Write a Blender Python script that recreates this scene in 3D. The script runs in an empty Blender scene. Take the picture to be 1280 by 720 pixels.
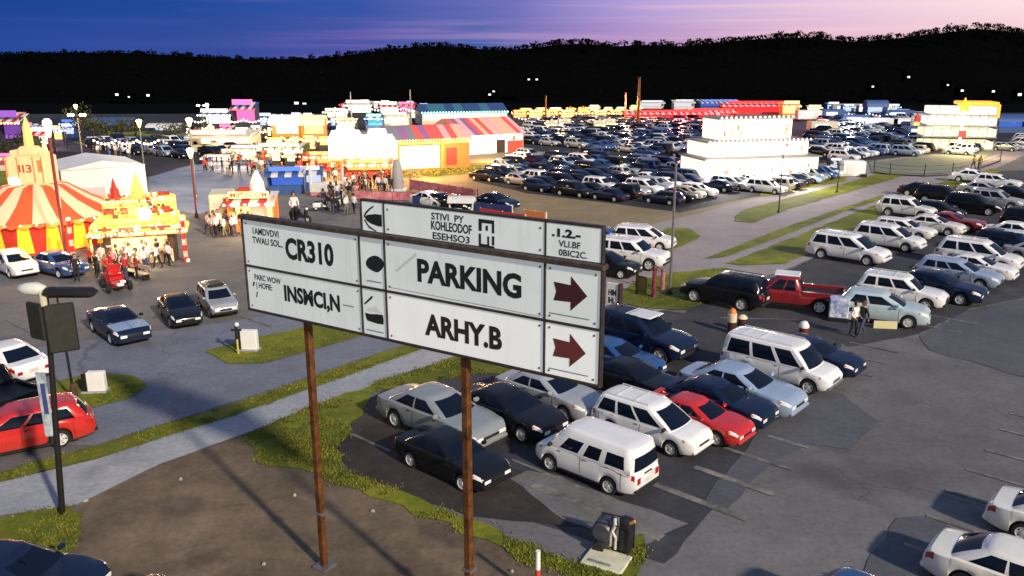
import bpy, bmesh, math, random
from mathutils import Vector, Matrix, noise as mnoise
random.seed(7)
R = math.radians
scene = bpy.context.scene
COL = scene.collection

# ------------------------------------------------------------------ view geometry (camera 14 m above a flat site)
F, YH, HC = 1050.0, 70.0, 14.0                    # focal length in photo pixels, horizon row, camera height
PITCH = math.atan((360 - YH) / F); CP, SP = math.cos(PITCH), math.sin(PITCH)
def ray(px, py):
    dx, dy = (px - 640) / F, (360 - py) / F
    return Vector((dx, CP + dy * SP, -SP + dy * CP))
def G(px, py, z=0.0):                             # the ground point seen at a photo pixel
    r = ray(px, py); t = (z - HC) / r.z
    return Vector((0, 0, HC)) + r * t
def PX(w):
    zc = w[1] * CP - (w[2] - HC) * SP; yc = w[1] * SP + (w[2] - HC) * CP
    return 640 + F * w[0] / zc, 360 - F * yc / zc
def top_z(base, px, py):                          # height above a base point at which a pixel is met
    r = ray(px, py); return HC + r.z * (base.y / r.y)
AISLE = R(90 - 41.4)                              # the lot's aisles run this way
U = Vector((math.cos(AISLE), math.sin(AISLE), 0)); V = Vector((math.sin(AISLE), -math.cos(AISLE), 0))
HV = math.atan2(V.y, V.x)                         # heading of cars nosed towards the aisle

# ------------------------------------------------------------------ mesh builder
class MB:
    def __init__(self): self.v = []; self.f = []; self.m = []
    def face(self, pts, mi=0):
        n = len(self.v); self.v += [tuple(p) for p in pts]; self.f.append(tuple(range(n, n + len(pts)))); self.m.append(mi)
    def add(self, verts, faces, mi=0):
        n = len(self.v); self.v += [tuple(p) for p in verts]
        for f in faces: self.f.append(tuple(n + i for i in f)); self.m.append(mi)
    def box(self, c, s, mi=0, rz=0.0, taper=1.0):
        hx, hy, hz = s[0] / 2, s[1] / 2, s[2] / 2; vs = []
        ca, sa = math.cos(rz), math.sin(rz)
        for z in (-1, 1):
            k = taper if z > 0 else 1.0
            for x, y in ((-1, -1), (1, -1), (1, 1), (-1, 1)):
                X, Y = x * hx * k, y * hy * k
                vs.append((c[0] + X * ca - Y * sa, c[1] + X * sa + Y * ca, c[2] + z * hz))
        self.add(vs, [(3, 2, 1, 0), (4, 5, 6, 7), (0, 1, 5, 4), (1, 2, 6, 5), (2, 3, 7, 6), (3, 0, 4, 7)], mi)
    def cbox(self, c, s, b=0.03, mi=0):           # box with its edges cut back
        hx, hy, hz = s[0] / 2, s[1] / 2, s[2] / 2; b = min(b, hx * .9, hy * .9, hz * .9)
        prof = [(hx, hy - b), (hx - b, hy), (-hx + b, hy), (-hx, hy - b), (-hx, -hy + b), (-hx + b, -hy), (hx - b, -hy), (hx, -hy + b)]
        vs = []
        for z, k in ((-hz, b), (-hz + b, 0), (hz - b, 0), (hz, b)):
            for x, y in prof:
                vs.append((c[0] + x * (1 - k / hx), c[1] + y * (1 - k / hy), c[2] + z))
        fs = [tuple(range(7, -1, -1)), tuple(range(24, 32))]
        for r in range(3):
            for i in range(8):
                j = (i + 1) % 8; fs.append((r * 8 + i, r * 8 + j, r * 8 + 8 + j, r * 8 + 8 + i))
        self.add(vs, fs, mi)
    def tube(self, p0, p1, r0, r1=None, n=10, mi=0, caps=True):
        r1 = r0 if r1 is None else r1
        p0, p1 = Vector(p0), Vector(p1); d = (p1 - p0).normalized()
        a = d.orthogonal().normalized(); b = d.cross(a); vs = []
        for p, r in ((p0, r0), (p1, r1)):
            for i in range(n):
                t = 2 * math.pi * i / n; vs.append(p + (a * math.cos(t) + b * math.sin(t)) * r)
        fs = [(i, (i + 1) % n, n + (i + 1) % n, n + i) for i in range(n)]
        if caps: fs += [tuple(range(n - 1, -1, -1)), tuple(range(n, 2 * n))]
        self.add(vs, fs, mi)
    def path(self, pts, r, n=8, mi=0):
        for a, b in zip(pts, pts[1:]): self.tube(a, b, r, r, n, mi)
    def lathe(self, prof, c=(0, 0, 0), n=24, mi=0, axis='z', a0=0.0, a1=2 * math.pi):
        full = abs(a1 - a0 - 2 * math.pi) < 1e-6; k = n if full else n + 1; vs = []; c = Vector(c)
        for r, h in prof:
            for i in range(k):
                t = a0 + (a1 - a0) * i / n; x, y = r * math.cos(t), r * math.sin(t)
                vs.append(c + (Vector((x, y, h)) if axis == 'z' else Vector((x, h, y)) if axis == 'y' else Vector((h, x, y))))
        fs = []
        for j in range(len(prof) - 1):
            for i in range(n):
                i2 = (i + 1) % k; fs.append((j * k + i, j * k + i2, (j + 1) * k + i2, (j + 1) * k + i))
        self.add(vs, fs, mi)
    def ball(self, c, r, n=10, mi=0, sz=1.0):
        self.lathe([(max(1e-4, r * math.sin(math.pi * j / 6)), -r * sz * math.cos(math.pi * j / 6)) for j in range(7)], c, n, mi)
    def grid(self, rows, mi=0, close=False):
        nr, nc = len(rows), len(rows[0]); vs = [p for r in rows for p in r]; fs = []
        for i in range(nr - 1):
            for j in range(nc if close else nc - 1):
                j2 = (j + 1) % nc; fs.append((i * nc + j, i * nc + j2, (i + 1) * nc + j2, (i + 1) * nc + j))
        self.add(vs, fs, mi)
    def mesh(self, name, mats, smooth=None, weld=True):
        me = bpy.data.meshes.new(name); me.from_pydata(self.v, [], self.f)
        for m in (mats if isinstance(mats, (list, tuple)) else [mats]): me.materials.append(m)
        if any(self.m): me.polygons.foreach_set('material_index', self.m)
        if weld:
            bm = bmesh.new(); bm.from_mesh(me)
            bmesh.ops.remove_doubles(bm, verts=bm.verts, dist=0.0004)
            bmesh.ops.recalc_face_normals(bm, faces=bm.faces); bm.to_mesh(me); bm.free()
        if smooth:
            me.polygons.foreach_set('use_smooth', [True] * len(me.polygons)); me.set_sharp_from_angle(angle=R(smooth))
        me.update(); return me
    def build(self, name, mats, parent=None, loc=None, rz=0.0, smooth=None, weld=True):
        return link(name, self.mesh(name, mats, smooth, weld), parent, loc, rz)

def link(name, data, parent=None, loc=None, rz=0.0):
    o = bpy.data.objects.new(name, data); COL.objects.link(o)
    if parent: o.parent = parent
    if loc is not None: o.location = loc
    if rz: o.rotation_euler.z = rz
    return o
def tag(o, label=None, cat=None, group=None, kind=None):
    if label: o['label'] = label
    if cat: o['category'] = cat
    if group: o['group'] = group
    if kind: o['kind'] = kind
    return o
def empty(name, loc, rz=0.0, label=None, cat=None, group=None):
    return tag(link(name, None, None, loc, rz), label, cat, group)
def copy_tree(o, parent=None):
    c = o.copy(); COL.objects.link(c); c.parent = parent
    for ch in list(o.children): copy_tree(ch, c)
    return c

# ------------------------------------------------------------------ materials
def mat(name, col, rough=.6, metal=0.0, emit=None, es=0.0, var=0.0, vscale=3.0, bump=0.0, bscale=40.0, coat=0.0, col2=None, spec=None, dust=None):
    m = bpy.data.materials.new(name); m.use_nodes = True; nt = m.node_tree; N = nt.nodes; L = nt.links
    p = N['Principled BSDF']; p.inputs['Base Color'].default_value = (*col, 1); p.inputs['Roughness'].default_value = rough
    p.inputs['Metallic'].default_value = metal; p.inputs['Coat Weight'].default_value = coat; p.inputs['Coat Roughness'].default_value = .08
    if spec is not None: p.inputs['Specular IOR Level'].default_value = spec
    if emit: p.inputs['Emission Color'].default_value = (*emit, 1); p.inputs['Emission Strength'].default_value = es
    tc = N.new('ShaderNodeTexCoord'); out = None
    if var or col2:
        nz = N.new('ShaderNodeTexNoise'); nz.inputs['Scale'].default_value = vscale; nz.inputs['Detail'].default_value = 6; nz.inputs['Roughness'].default_value = .65
        L.new(tc.outputs['Object'], nz.inputs['Vector'])
        cr = N.new('ShaderNodeValToRGB'); cr.color_ramp.elements[0].position = .32; cr.color_ramp.elements[1].position = .68
        a = tuple(c * (1 - var) for c in col); b = col2 if col2 else tuple(min(1, c * (1 + var)) for c in col)
        cr.color_ramp.elements[0].color = (*a, 1); cr.color_ramp.elements[1].color = (*b, 1)
        L.new(nz.outputs['Fac'], cr.inputs['Fac']); out = cr.outputs['Color']
        mr = N.new('ShaderNodeMapRange'); mr.inputs['To Min'].default_value = max(.02, rough - .08); mr.inputs['To Max'].default_value = min(1, rough + .1)
        L.new(nz.outputs['Fac'], mr.inputs['Value']); L.new(mr.outputs['Result'], p.inputs['Roughness'])
    if dust:
        sx = N.new('ShaderNodeSeparateXYZ'); L.new(tc.outputs['Object'], sx.inputs[0])
        mr = N.new('ShaderNodeMapRange'); mr.inputs['From Min'].default_value = .75; mr.inputs['From Max'].default_value = .2; mr.inputs['To Max'].default_value = dust
        L.new(sx.outputs['Z'], mr.inputs['Value'])
        n2 = N.new('ShaderNodeTexNoise'); n2.inputs['Scale'].default_value = 5; n2.inputs['Detail'].default_value = 5; L.new(tc.outputs['Object'], n2.inputs['Vector'])
        mm = N.new('ShaderNodeMath'); mm.operation = 'MULTIPLY'; L.new(mr.outputs['Result'], mm.inputs[0]); L.new(n2.outputs['Fac'], mm.inputs[1])
        mx = N.new('ShaderNodeMix'); mx.data_type = 'RGBA'; mx.inputs['B'].default_value = (.16, .13, .10, 1)
        mx.inputs['A'].default_value = (*col, 1)
        if out: L.new(out, mx.inputs['A'])
        L.new(mm.outputs[0], mx.inputs['Factor']); out = mx.outputs['Result']
    if out: L.new(out, p.inputs['Base Color'])
    if bump:
        nb = N.new('ShaderNodeTexNoise'); nb.inputs['Scale'].default_value = bscale; nb.inputs['Detail'].default_value = 5
        L.new(tc.outputs['Object'], nb.inputs['Vector']); b = N.new('ShaderNodeBump'); b.inputs['Strength'].default_value = bump; b.inputs['Distance'].default_value = .02
        L.new(nb.outputs['Fac'], b.inputs['Height']); L.new(b.outputs['Normal'], p.inputs['Normal'])
    return m
def glow(name, col, s, base=None):
    return mat(name, base or tuple(c * .6 for c in col), .6, emit=col, es=s)

def ground_mat(name, cols, scales, rough=.85, bump=.3, fine=60.0, crack=0.0, stain=None, stretch=None):
    """layers of noise in world metres: cols = (dark, mid, light)"""
    m = bpy.data.materials.new(name); m.use_nodes = True; nt = m.node_tree; N = nt.nodes; L = nt.links
    p = N['Principled BSDF']; p.inputs['Roughness'].default_value = rough; p.inputs['Specular IOR Level'].default_value = .3
    geo = N.new('ShaderNodeNewGeometry'); vec = geo.outputs['Position']
    if stretch:
        mp = N.new('ShaderNodeMapping'); mp.inputs['Rotation'].default_value = (0, 0, -stretch[0]); mp.inputs['Scale'].default_value = (stretch[1], 1, 1)
        L.new(vec, mp.inputs['Vector']); vec2 = mp.outputs['Vector']
    else: vec2 = vec
    def nz(sc, det=6, rg=.6, v=vec):
        n = N.new('ShaderNodeTexNoise'); n.inputs['Scale'].default_value = sc; n.inputs['Detail'].default_value = det; n.inputs['Roughness'].default_value = rg
        L.new(v, n.inputs['Vector']); return n.outputs['Fac']
    a = nz(scales[0], 5, .55, vec2); b = nz(scales[1], 8, .7)
    mx = N.new('ShaderNodeMath'); mx.operation = 'MULTIPLY_ADD'; mx.inputs[1].default_value = .55; L.new(a, mx.inputs[0])
    m2 = N.new('ShaderNodeMath'); m2.operation = 'MULTIPLY'; m2.inputs[1].default_value = .45; L.new(b, m2.inputs[0]); L.new(m2.outputs[0], mx.inputs[2])
    cr = N.new('ShaderNodeValToRGB'); e = cr.color_ramp.elements; e[0].position = .36; e[0].color = (*cols[0], 1); e[1].position = .64; e[1].color = (*cols[2], 1)
    k = e.new(.5); k.color = (*cols[1], 1); L.new(mx.outputs[0], cr.inputs['Fac']); out = cr.outputs['Color']
    f = nz(fine, 3, .7)
    g_ = nz(4.5, 6, .8); mg = N.new('ShaderNodeMapRange'); mg.inputs['From Min'].default_value = .3; mg.inputs['From Max'].default_value = .7; mg.inputs['To Min'].default_value = .76; mg.inputs['To Max'].default_value = 1.24; L.new(g_, mg.inputs['Value'])
    gm_ = N.new('ShaderNodeMix'); gm_.data_type = 'RGBA'; gm_.blend_type = 'MULTIPLY'; gm_.inputs['Factor'].default_value = 1; L.new(out, gm_.inputs['A']); L.new(mg.outputs['Result'], gm_.inputs['B']); out = gm_.outputs['Result']
    mr = N.new('ShaderNodeMapRange'); mr.inputs['To Min'].default_value = .72; mr.inputs['To Max'].default_value = 1.28; L.new(f, mr.inputs['Value'])
    mul = N.new('ShaderNodeMix'); mul.data_type = 'RGBA'; mul.blend_type = 'MULTIPLY'; mul.inputs['Factor'].default_value = 1; L.new(out, mul.inputs['A']); L.new(mr.outputs['Result'], mul.inputs['B']); out = mul.outputs['Result']
    if crack:
        w = N.new('ShaderNodeTexNoise'); w.inputs['Scale'].default_value = .7; w.inputs['Detail'].default_value = 4; L.new(vec, w.inputs['Vector'])
        ad = N.new('ShaderNodeVectorMath'); ad.operation = 'MULTIPLY_ADD'; ad.inputs[1].default_value = (2.2, 2.2, 0); L.new(w.outputs['Color'], ad.inputs[0]); L.new(vec, ad.inputs[2])
        vo = N.new('ShaderNodeTexVoronoi'); vo.feature = 'DISTANCE_TO_EDGE'; vo.inputs['Scale'].default_value = .16; L.new(ad.outputs[0], vo.inputs['Vector'])
        r2 = N.new('ShaderNodeMapRange'); r2.inputs['From Max'].default_value = .006; r2.inputs['To Min'].default_value = crack; r2.inputs['To Max'].default_value = 0; L.new(vo.outputs['Distance'], r2.inputs['Value'])
        gate = nz(.09, 3); g2 = N.new('ShaderNodeMapRange'); g2.inputs['From Min'].default_value = .45; g2.inputs['From Max'].default_value = .6; L.new(gate, g2.inputs['Value'])
        gm = N.new('ShaderNodeMath'); gm.operation = 'MULTIPLY'; L.new(r2.outputs['Result'], gm.inputs[0]); L.new(g2.outputs['Result'], gm.inputs[1])
        c2 = N.new('ShaderNodeMix'); c2.data_type = 'RGBA'; c2.inputs['B'].default_value = (.02, .02, .022, 1); L.new(gm.outputs[0], c2.inputs['Factor']); L.new(out, c2.inputs['A']); out = c2.outputs['Result']
    if stain:
        s = nz(stain[1], 4, .6); r3 = N.new('ShaderNodeMapRange'); r3.inputs['From Min'].default_value = .56; r3.inputs['From Max'].default_value = .70; r3.inputs['To Max'].default_value = stain[2]; L.new(s, r3.inputs['Value'])
        c3 = N.new('ShaderNodeMix'); c3.data_type = 'RGBA'; c3.inputs['B'].default_value = (*stain[0], 1); L.new(r3.outputs['Result'], c3.inputs['Factor']); L.new(out, c3.inputs['A']); out = c3.outputs['Result']
    L.new(out, p.inputs['Base Color'])
    bp = N.new('ShaderNodeBump'); bp.inputs['Strength'].default_value = bump; bp.inputs['Distance'].default_value = .03
    L.new(f, bp.inputs['Height']); L.new(bp.outputs['Normal'], p.inputs['Normal'])
    return m

# ------------------------------------------------------------------ world, sun, camera
w = bpy.data.worlds.new('World'); scene.world = w; w.use_nodes = True
nt = w.node_tree; N = nt.nodes; L = nt.links; N.clear()
out = N.new('ShaderNodeOutputWorld'); bg = N.new('ShaderNodeBackground'); bg.inputs['Strength'].default_value = 1.0
SUN_AZ, SUN_EL = R(-51), R(28)                    # where the warm light comes from (angle from +X, height)
sky = N.new('ShaderNodeTexSky'); sky.sky_type = 'NISHITA'; sky.sun_disc = False; sky.sun_elevation = SUN_EL; sky.sun_rotation = R(90) - SUN_AZ
tc = N.new('ShaderNodeTexCoord'); sp = N.new('ShaderNodeSeparateXYZ'); L.new(tc.outputs['Generated'], sp.inputs[0])
def math_node(op, a, b=None, c=None):
    n = N.new('ShaderNodeMath'); n.operation = op
    for i, v in enumerate((a, b, c)):
        if v is None: continue
        if isinstance(v, (int, float)): n.inputs[i].default_value = v
        else: L.new(v, n.inputs[i])
    return n.outputs[0]
def maprange(v, a, b, c=0.0, d=1.0, smooth=False):
    n = N.new('ShaderNodeMapRange'); n.inputs['From Min'].default_value = a; n.inputs['From Max'].default_value = b; n.inputs['To Min'].default_value = c; n.inputs['To Max'].default_value = d
    if smooth: n.interpolation_type = 'SMOOTHSTEP'
    L.new(v, n.inputs['Value']); return n.outputs['Result']
def ramp(v, stops):
    n = N.new('ShaderNodeValToRGB'); e = n.color_ramp.elements
    while len(e) < len(stops): e.new(.5)
    for k, (p, c) in zip(e, stops): k.position = p; k.color = (*c, 1)
    L.new(v, n.inputs['Fac']); return n.outputs['Color']
def mixc(f, a, b, mode='MIX'):
    n = N.new('ShaderNodeMix'); n.data_type = 'RGBA'; n.blend_type = mode
    for s, v in (('Factor', f), ('A', a), ('B', b)):
        if isinstance(v, (int, float)): n.inputs[s].default_value = v
        elif isinstance(v, tuple): n.inputs[s].default_value = (*v, 1)
        else: L.new(v, n.inputs[s])
    return n.outputs['Result']
az = math_node('ARCTAN2', sp.outputs['X'], sp.outputs['Y'])          # 0 straight ahead, + to the right
a01 = maprange(az, -.62, .62)
hi = ramp(a01, [(0.0, (.002, .042, .25)), (.2, (.005, .058, .31)), (.36, (.03, .085, .38)), (.5, (.16, .16, .50)), (.62, (.46, .36, .70)), (.78, (.80, .58, .76)), (.9, (.98, .74, .78)), (1.0, (1.05, .86, .84))])
lo = ramp(a01, [(0.0, (.010, .058, .32)), (.25, (.035, .07, .33)), (.36, (.07, .09, .38)), (.47, (.04, .11, .38)), (.58, (.36, .22, .52)), (.75, (.70, .40, .58)), (.9, (.84, .52, .62)), (1.0, (.92, .64, .66))])
vis = mixc(maprange(sp.outputs['Z'], .005, .06, smooth=True), lo, hi)
# thin cloud streaks lying along the horizon
mp = N.new('ShaderNodeMapping'); mp.inputs['Scale'].default_value = (1.3, 1.3, 46); L.new(tc.outputs['Generated'], mp.inputs['Vector'])
cn = N.new('ShaderNodeTexNoise'); cn.inputs['Scale'].default_value = 1.6; cn.inputs['Detail'].default_value = 6; cn.inputs['Roughness'].default_value = .55; cn.inputs['Distortion'].default_value = .35; L.new(mp.outputs[0], cn.inputs['Vector'])
streak = maprange(cn.outputs['Fac'], .46, .68, 0, 1, True)
cl_col = ramp(a01, [(0.0, (.008, .065, .33)), (.25, (.05, .09, .37)), (.36, (.19, .13, .42)), (.5, (.52, .33, .64)), (.75, (.95, .64, .68)), (1.0, (1.0, .80, .72))])
vis = mixc(math_node('MULTIPLY', streak, .6), vis, cl_col)
dark = maprange(cn.outputs['Fac'], .42, .28, 0, .35, True)
vis = mixc(dark, vis, mixc(.45, vis, (.012, .05, .22)))
# unseen rest of the dome: blue overhead, warm fill glow added behind the camera
zen = ramp(maprange(sp.outputs['Z'], .06, .9), [(0.0, (.16, .19, .28)), (.35, (.145, .20, .35)), (1.0, (.14, .22, .41))])
back = maprange(math_node('ADD', math_node('MULTIPLY', sp.outputs['Y'], -.8), math_node('MULTIPLY', sp.outputs['X'], .45)), .0, .9, 0, 1, True)
lowb = maprange(sp.outputs['Z'], .55, .05, 0, 1, True)
zen = mixc(math_node('MULTIPLY', back, lowb), zen, (1.0, .86, .70))
low_front = maprange(sp.outputs['Z'], .06, .16, 0, 1, True)
front = maprange(sp.outputs['Y'], .45, .80, 0, 1, True)
blend = math_node('SUBTRACT', 1.0, math_node('MULTIPLY', front, math_node('SUBTRACT', 1.0, low_front)))
total = mixc(blend, vis, zen)
nis = mixc(1.0, sky.outputs['Color'], (.0012, .0012, .0012), 'MULTIPLY')
total = mixc(1.0, total, nis, 'ADD')
L.new(total, bg.inputs['Color']); L.new(bg.outputs[0], out.inputs['Surface'])

sd = bpy.data.lights.new('sun', 'SUN'); sd.energy = 4.4; sd.angle = R(2.5); sd.color = (1.0, .86, .68)
sun = link('sun', sd); sdir = Vector((math.cos(SUN_EL) * math.cos(SUN_AZ), math.cos(SUN_EL) * math.sin(SUN_AZ), math.sin(SUN_EL)))
sun.rotation_euler = (-sdir).to_track_quat('-Z', 'Y').to_euler(); sun.location = sdir * 60

cam = bpy.data.cameras.new('camera'); cam.sensor_fit = 'HORIZONTAL'; cam.sensor_width = 36; cam.lens = 36 * F / 1280; cam.clip_end = 6000
co = link('camera', cam, None, (0, 0, HC)); co.rotation_euler = (math.pi / 2 - PITCH, 0, 0); scene.camera = co
scene.render.engine = 'CYCLES'; scene.view_settings.view_transform = 'Standard'; scene.view_settings.look = 'None'; scene.view_settings.exposure = 0
scene.cycles.use_denoising = True; scene.cycles.max_bounces = 6; scene.cycles.sample_clamp_indirect = 4.0

# ------------------------------------------------------------------ ground and everything lying on it
ASPHALT = ground_mat('asphalt', ((0.1004, 0.0983, 0.1061), (0.1486, 0.1443, 0.1498), (0.2009, 0.1911, 0.1911)), (.06, .5), crack=.5, stain=((.05, .052, .062), .12, .55), stretch=(AISLE, .35))
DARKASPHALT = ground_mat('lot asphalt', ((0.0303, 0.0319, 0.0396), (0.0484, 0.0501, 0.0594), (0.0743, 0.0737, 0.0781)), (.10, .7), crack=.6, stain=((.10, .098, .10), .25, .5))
SHADE_PATCH = ground_mat('shade-painted asphalt', ((0.076, 0.0799, 0.0993), (0.0945, 0.0984, 0.1162), (0.1162, 0.1194, 0.1333)), (.12, .8), fine=80)  # bluish darker tone for the shade painted on the aisle
ROADM = ground_mat('road asphalt', ((0.136, 0.148, 0.192), (0.176, 0.1904, 0.236), (0.224, 0.2336, 0.272)), (.10, .6), crack=.5, stain=((.09, .094, .115), .18, .6), stretch=(AISLE, .3))
CONC = ground_mat('concrete path', ((0.2484, 0.2622, 0.2944), (0.3128, 0.3266, 0.3542), (0.3864, 0.391, 0.4048)), (.2, .9), stain=((.15, .155, .17), .3, .5), stretch=(AISLE, .4))
DIRT = ground_mat('packed dirt', ((0.0785, 0.0581, 0.0389), (0.1432, 0.1074, 0.0712), (0.2402, 0.176, 0.1133)), (.16, .9), bump=.6, fine=25, stain=((.05, .042, .036), .3, .7))
TAN = ground_mat('tan gravel', ((.19, .145, .080), (.25, .195, .115), (.32, .255, .155)), (.06, .4), bump=.4)
LILAC = ground_mat('pale drive', ((0.2392, 0.207, 0.2208), (0.3062, 0.2668, 0.2714), (0.3827, 0.322, 0.3036)), (.07, .5), stretch=(AISLE, .3))
GRASS = ground_mat('mown grass', ((0.0552, 0.0718, 0.0074), (0.138, 0.1564, 0.011), (0.2484, 0.2484, 0.0166)), (.16, .9), bump=.8, fine=18, stain=((.10, .085, .018), .35, .45))
FARGRASS = ground_mat('far grass', ((.08, .10, .012), (.17, .18, .02), (.26, .25, .03)), (.08, .5), fine=10)
LAWN = ground_mat('pale lawn', ((.14, .16, .11), (.19, .21, .15), (.24, .25, .18)), (.06, .4))
LINE = ground_mat('worn line paint', ((.07, .07, .068), (.17, .165, .15), (.30, .285, .25)), (.5, 2.5), fine=30, stain=((.09, .088, .088), 1.1, .75))
BLADE = mat('grass blade', (.09, .12, .012), .7, var=.5, vscale=.8, col2=(.23, .225, .02))

def outline(pts, step=.6, jit=.12, seed=0):
    P = [G(*p) for p in pts]; res = []
    for i, a in enumerate(P):
        b = P[(i + 1) % len(P)]; d = b - a; n = max(1, min(40, int(d.length / step)))
        nm = Vector((-d.y, d.x, 0)).normalized() if d.length > 1e-6 else Vector((0, 0, 0))
        for k in range(n):
            q = a + d * (k / n)
            j = (mnoise.noise(q * .9 + Vector((seed * 3.1, 0, 0))) + .5 * mnoise.noise(q * 2.7)) * jit
            res.append(q + nm * j)
    return res
def sheet(name, pts, z, m, kind='structure', jit=.12, step=.6, blades=0, bh=.10, label=None, cat=None):
    o2 = outline(pts, step, jit, len(name)); bm = bmesh.new()
    vs = [bm.verts.new((p.x, p.y, z)) for p in o2]; f = bm.faces.new(vs); f.normal_update()
    if f.normal.z < 0: f.normal_flip()
    bmesh.ops.triangulate(bm, faces=[f], ngon_method='EAR_CLIP')
    me = bpy.data.meshes.new(name); me.materials.append(m)
    if blades:
        tris = [([v.co.copy() for v in t.verts], t.calc_area()) for t in bm.faces]
        tot = sum(a for _, a in tris); me.materials.append(BLADE); rnd = random.Random(len(name) + blades)
        for t, a in tris:
            for _ in range(int(blades * a / tot + rnd.random())):
                r1, r2 = rnd.random(), rnd.random()
                if r1 + r2 > 1: r1, r2 = 1 - r1, 1 - r2
                c = t[0] + (t[1] - t[0]) * r1 + (t[2] - t[0]) * r2 + Vector((rnd.gauss(0, .13), rnd.gauss(0, .13), 0))
                if mnoise.noise(c * .55) + .6 * mnoise.noise(c * 2.0) < -.12: continue
                an = rnd.random() * 6.283; h = bh * rnd.uniform(.5, 1.5); wd = .022 * rnd.uniform(.8, 1.6)
                d = Vector((math.cos(an), math.sin(an), 0)); e = Vector((-d.y, d.x, 0)); ln = rnd.uniform(-.7, .7) * h
                ff = bm.faces.new([bm.verts.new(c + d * wd), bm.verts.new(c - d * wd), bm.verts.new(c + e * ln + Vector((0, 0, h)))]); ff.material_index = 1
    bm.to_mesh(me); bm.free()
    return tag(link(name, me), label, cat, None, kind)

BLUELIT_PAINT = ground_mat('drive painted blue-lit', ((.11, .135, .22), (.15, .18, .28), (.20, .23, .33)), (.08, .5))  # bluish light on this stretch is put into its colour
sheet('drive', [(185, 222), (240, 206), (335, 200), (350, 224), (340, 240), (245, 268), (192, 256)], .010, BLUELIT_PAINT, jit=.3, step=2)
FAIRG = ground_mat('fairground tarmac', ((0.0122, 0.0133, 0.0184), (0.0224, 0.0235, 0.0306), (0.0367, 0.0367, 0.0428)), (.06, .4))  # near-black tone puts the fairground's night darkness into the tarmac
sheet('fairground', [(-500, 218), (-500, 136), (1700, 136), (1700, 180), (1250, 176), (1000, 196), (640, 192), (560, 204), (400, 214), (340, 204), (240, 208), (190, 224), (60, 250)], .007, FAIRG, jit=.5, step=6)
sheet('night_meadow', [(-500, 143), (-500, 128), (1700, 128), (1700, 143), (1300, 141), (640, 142)], .022, mat('night dark ground', (.004, .005, .006), 1.0, spec=0), jit=.5, step=8)  # near-black sheet: night darkness put into the far ground's colour
gm = MB()
for i in range(-6, 6):
    for j in range(-2, 10):
        x0, y0 = i * 300.0, j * 300.0; gm.face([(x0, y0, 0), (x0 + 300, y0, 0), (x0 + 300, y0 + 300, 0), (x0, y0 + 300, 0)])
gm.build('ground', ASPHALT).__setitem__('kind', 'structure')

sheet('dirt_ground', [(-120, 760), (-60, 700), (60, 668), (110, 625), (200, 578), (318, 530), (352, 520), (350, 560), (430, 598), (560, 640), (660, 690), (760, 735), (800, 900), (300, 1000), (-300, 900)], .004, DIRT, jit=.35)
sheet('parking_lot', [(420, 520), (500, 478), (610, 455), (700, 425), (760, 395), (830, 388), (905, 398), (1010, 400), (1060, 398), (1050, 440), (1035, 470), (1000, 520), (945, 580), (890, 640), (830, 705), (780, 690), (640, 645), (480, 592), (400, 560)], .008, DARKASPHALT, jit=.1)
sheet('parking_lot', [(850, 402), (868, 372), (960, 350), (1040, 312), (1110, 262), (1240, 214), (1330, 212), (1420, 370), (1300, 368), (1212, 386), (1150, 418), (1060, 434), (1010, 400), (905, 396)], .013, DARKASPHALT, jit=.15)  # lot surface, darkened to hold the shade between parked cars
sheet('road', [(-200, 590), (-60, 560), (120, 556), (300, 500), (500, 432), (640, 395), (700, 380), (640, 340), (300, 400), (150, 420), (-200, 470)], .006, ROADM, jit=.1)
sheet('concrete_path', [(-200, 655), (-60, 622), (0, 603), (125, 573), (300, 515), (470, 455), (560, 425), (640, 402), (660, 408), (590, 437), (480, 478), (345, 528), (200, 580), (95, 632), (0, 645), (-120, 690), (-260, 720)], .012, CONC, jit=.06)
sheet("drive", [(560, 330), (700, 300), (850, 262), (960, 238), (1100, 200), (1240, 186), (1290, 190), (1180, 240), (1000, 330), (930, 356), (860, 380), (790, 398), (700, 400)], .010, LILAC, jit=.25)
sheet('gravel_ground', [(380, 215), (480, 196), (640, 180), (700, 186), (800, 196), (900, 200), (1040, 205), (1060, 215), (960, 245), (850, 272), (800, 285), (700, 285), (600, 262), (560, 240), (460, 240)], .014, TAN, jit=.5, step=1.5)
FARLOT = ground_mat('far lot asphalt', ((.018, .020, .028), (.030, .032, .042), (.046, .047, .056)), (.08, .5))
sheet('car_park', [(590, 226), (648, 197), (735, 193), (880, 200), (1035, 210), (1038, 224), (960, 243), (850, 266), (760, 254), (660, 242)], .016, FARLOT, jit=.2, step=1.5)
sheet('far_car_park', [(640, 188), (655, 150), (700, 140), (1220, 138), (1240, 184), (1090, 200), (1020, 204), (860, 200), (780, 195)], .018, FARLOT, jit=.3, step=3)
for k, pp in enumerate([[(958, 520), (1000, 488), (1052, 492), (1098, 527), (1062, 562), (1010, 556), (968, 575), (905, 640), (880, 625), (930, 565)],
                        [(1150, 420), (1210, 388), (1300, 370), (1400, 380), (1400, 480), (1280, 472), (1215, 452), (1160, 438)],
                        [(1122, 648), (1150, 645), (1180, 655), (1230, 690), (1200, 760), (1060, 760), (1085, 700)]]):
    sheet('asphalt_patch', pp, .020 + .001 * k, SHADE_PATCH, jit=.15)  # darker bluish sheets: cast shade painted onto the aisle asphalt
DARKBROWN = ground_mat('dark brown ground', ((.020, .018, .017), (.040, .034, .030), (.065, .055, .045)), (.25, 1.2), bump=.6, fine=25)
sheet('dirt_ground', [(395, 552), (440, 510), (480, 500), (520, 545), (600, 572), (655, 590), (712, 628), (735, 660), (640, 652), (560, 640), (440, 592)], .025, DARKBROWN, jit=.3)  # darker brown ground around the end of the row
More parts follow.
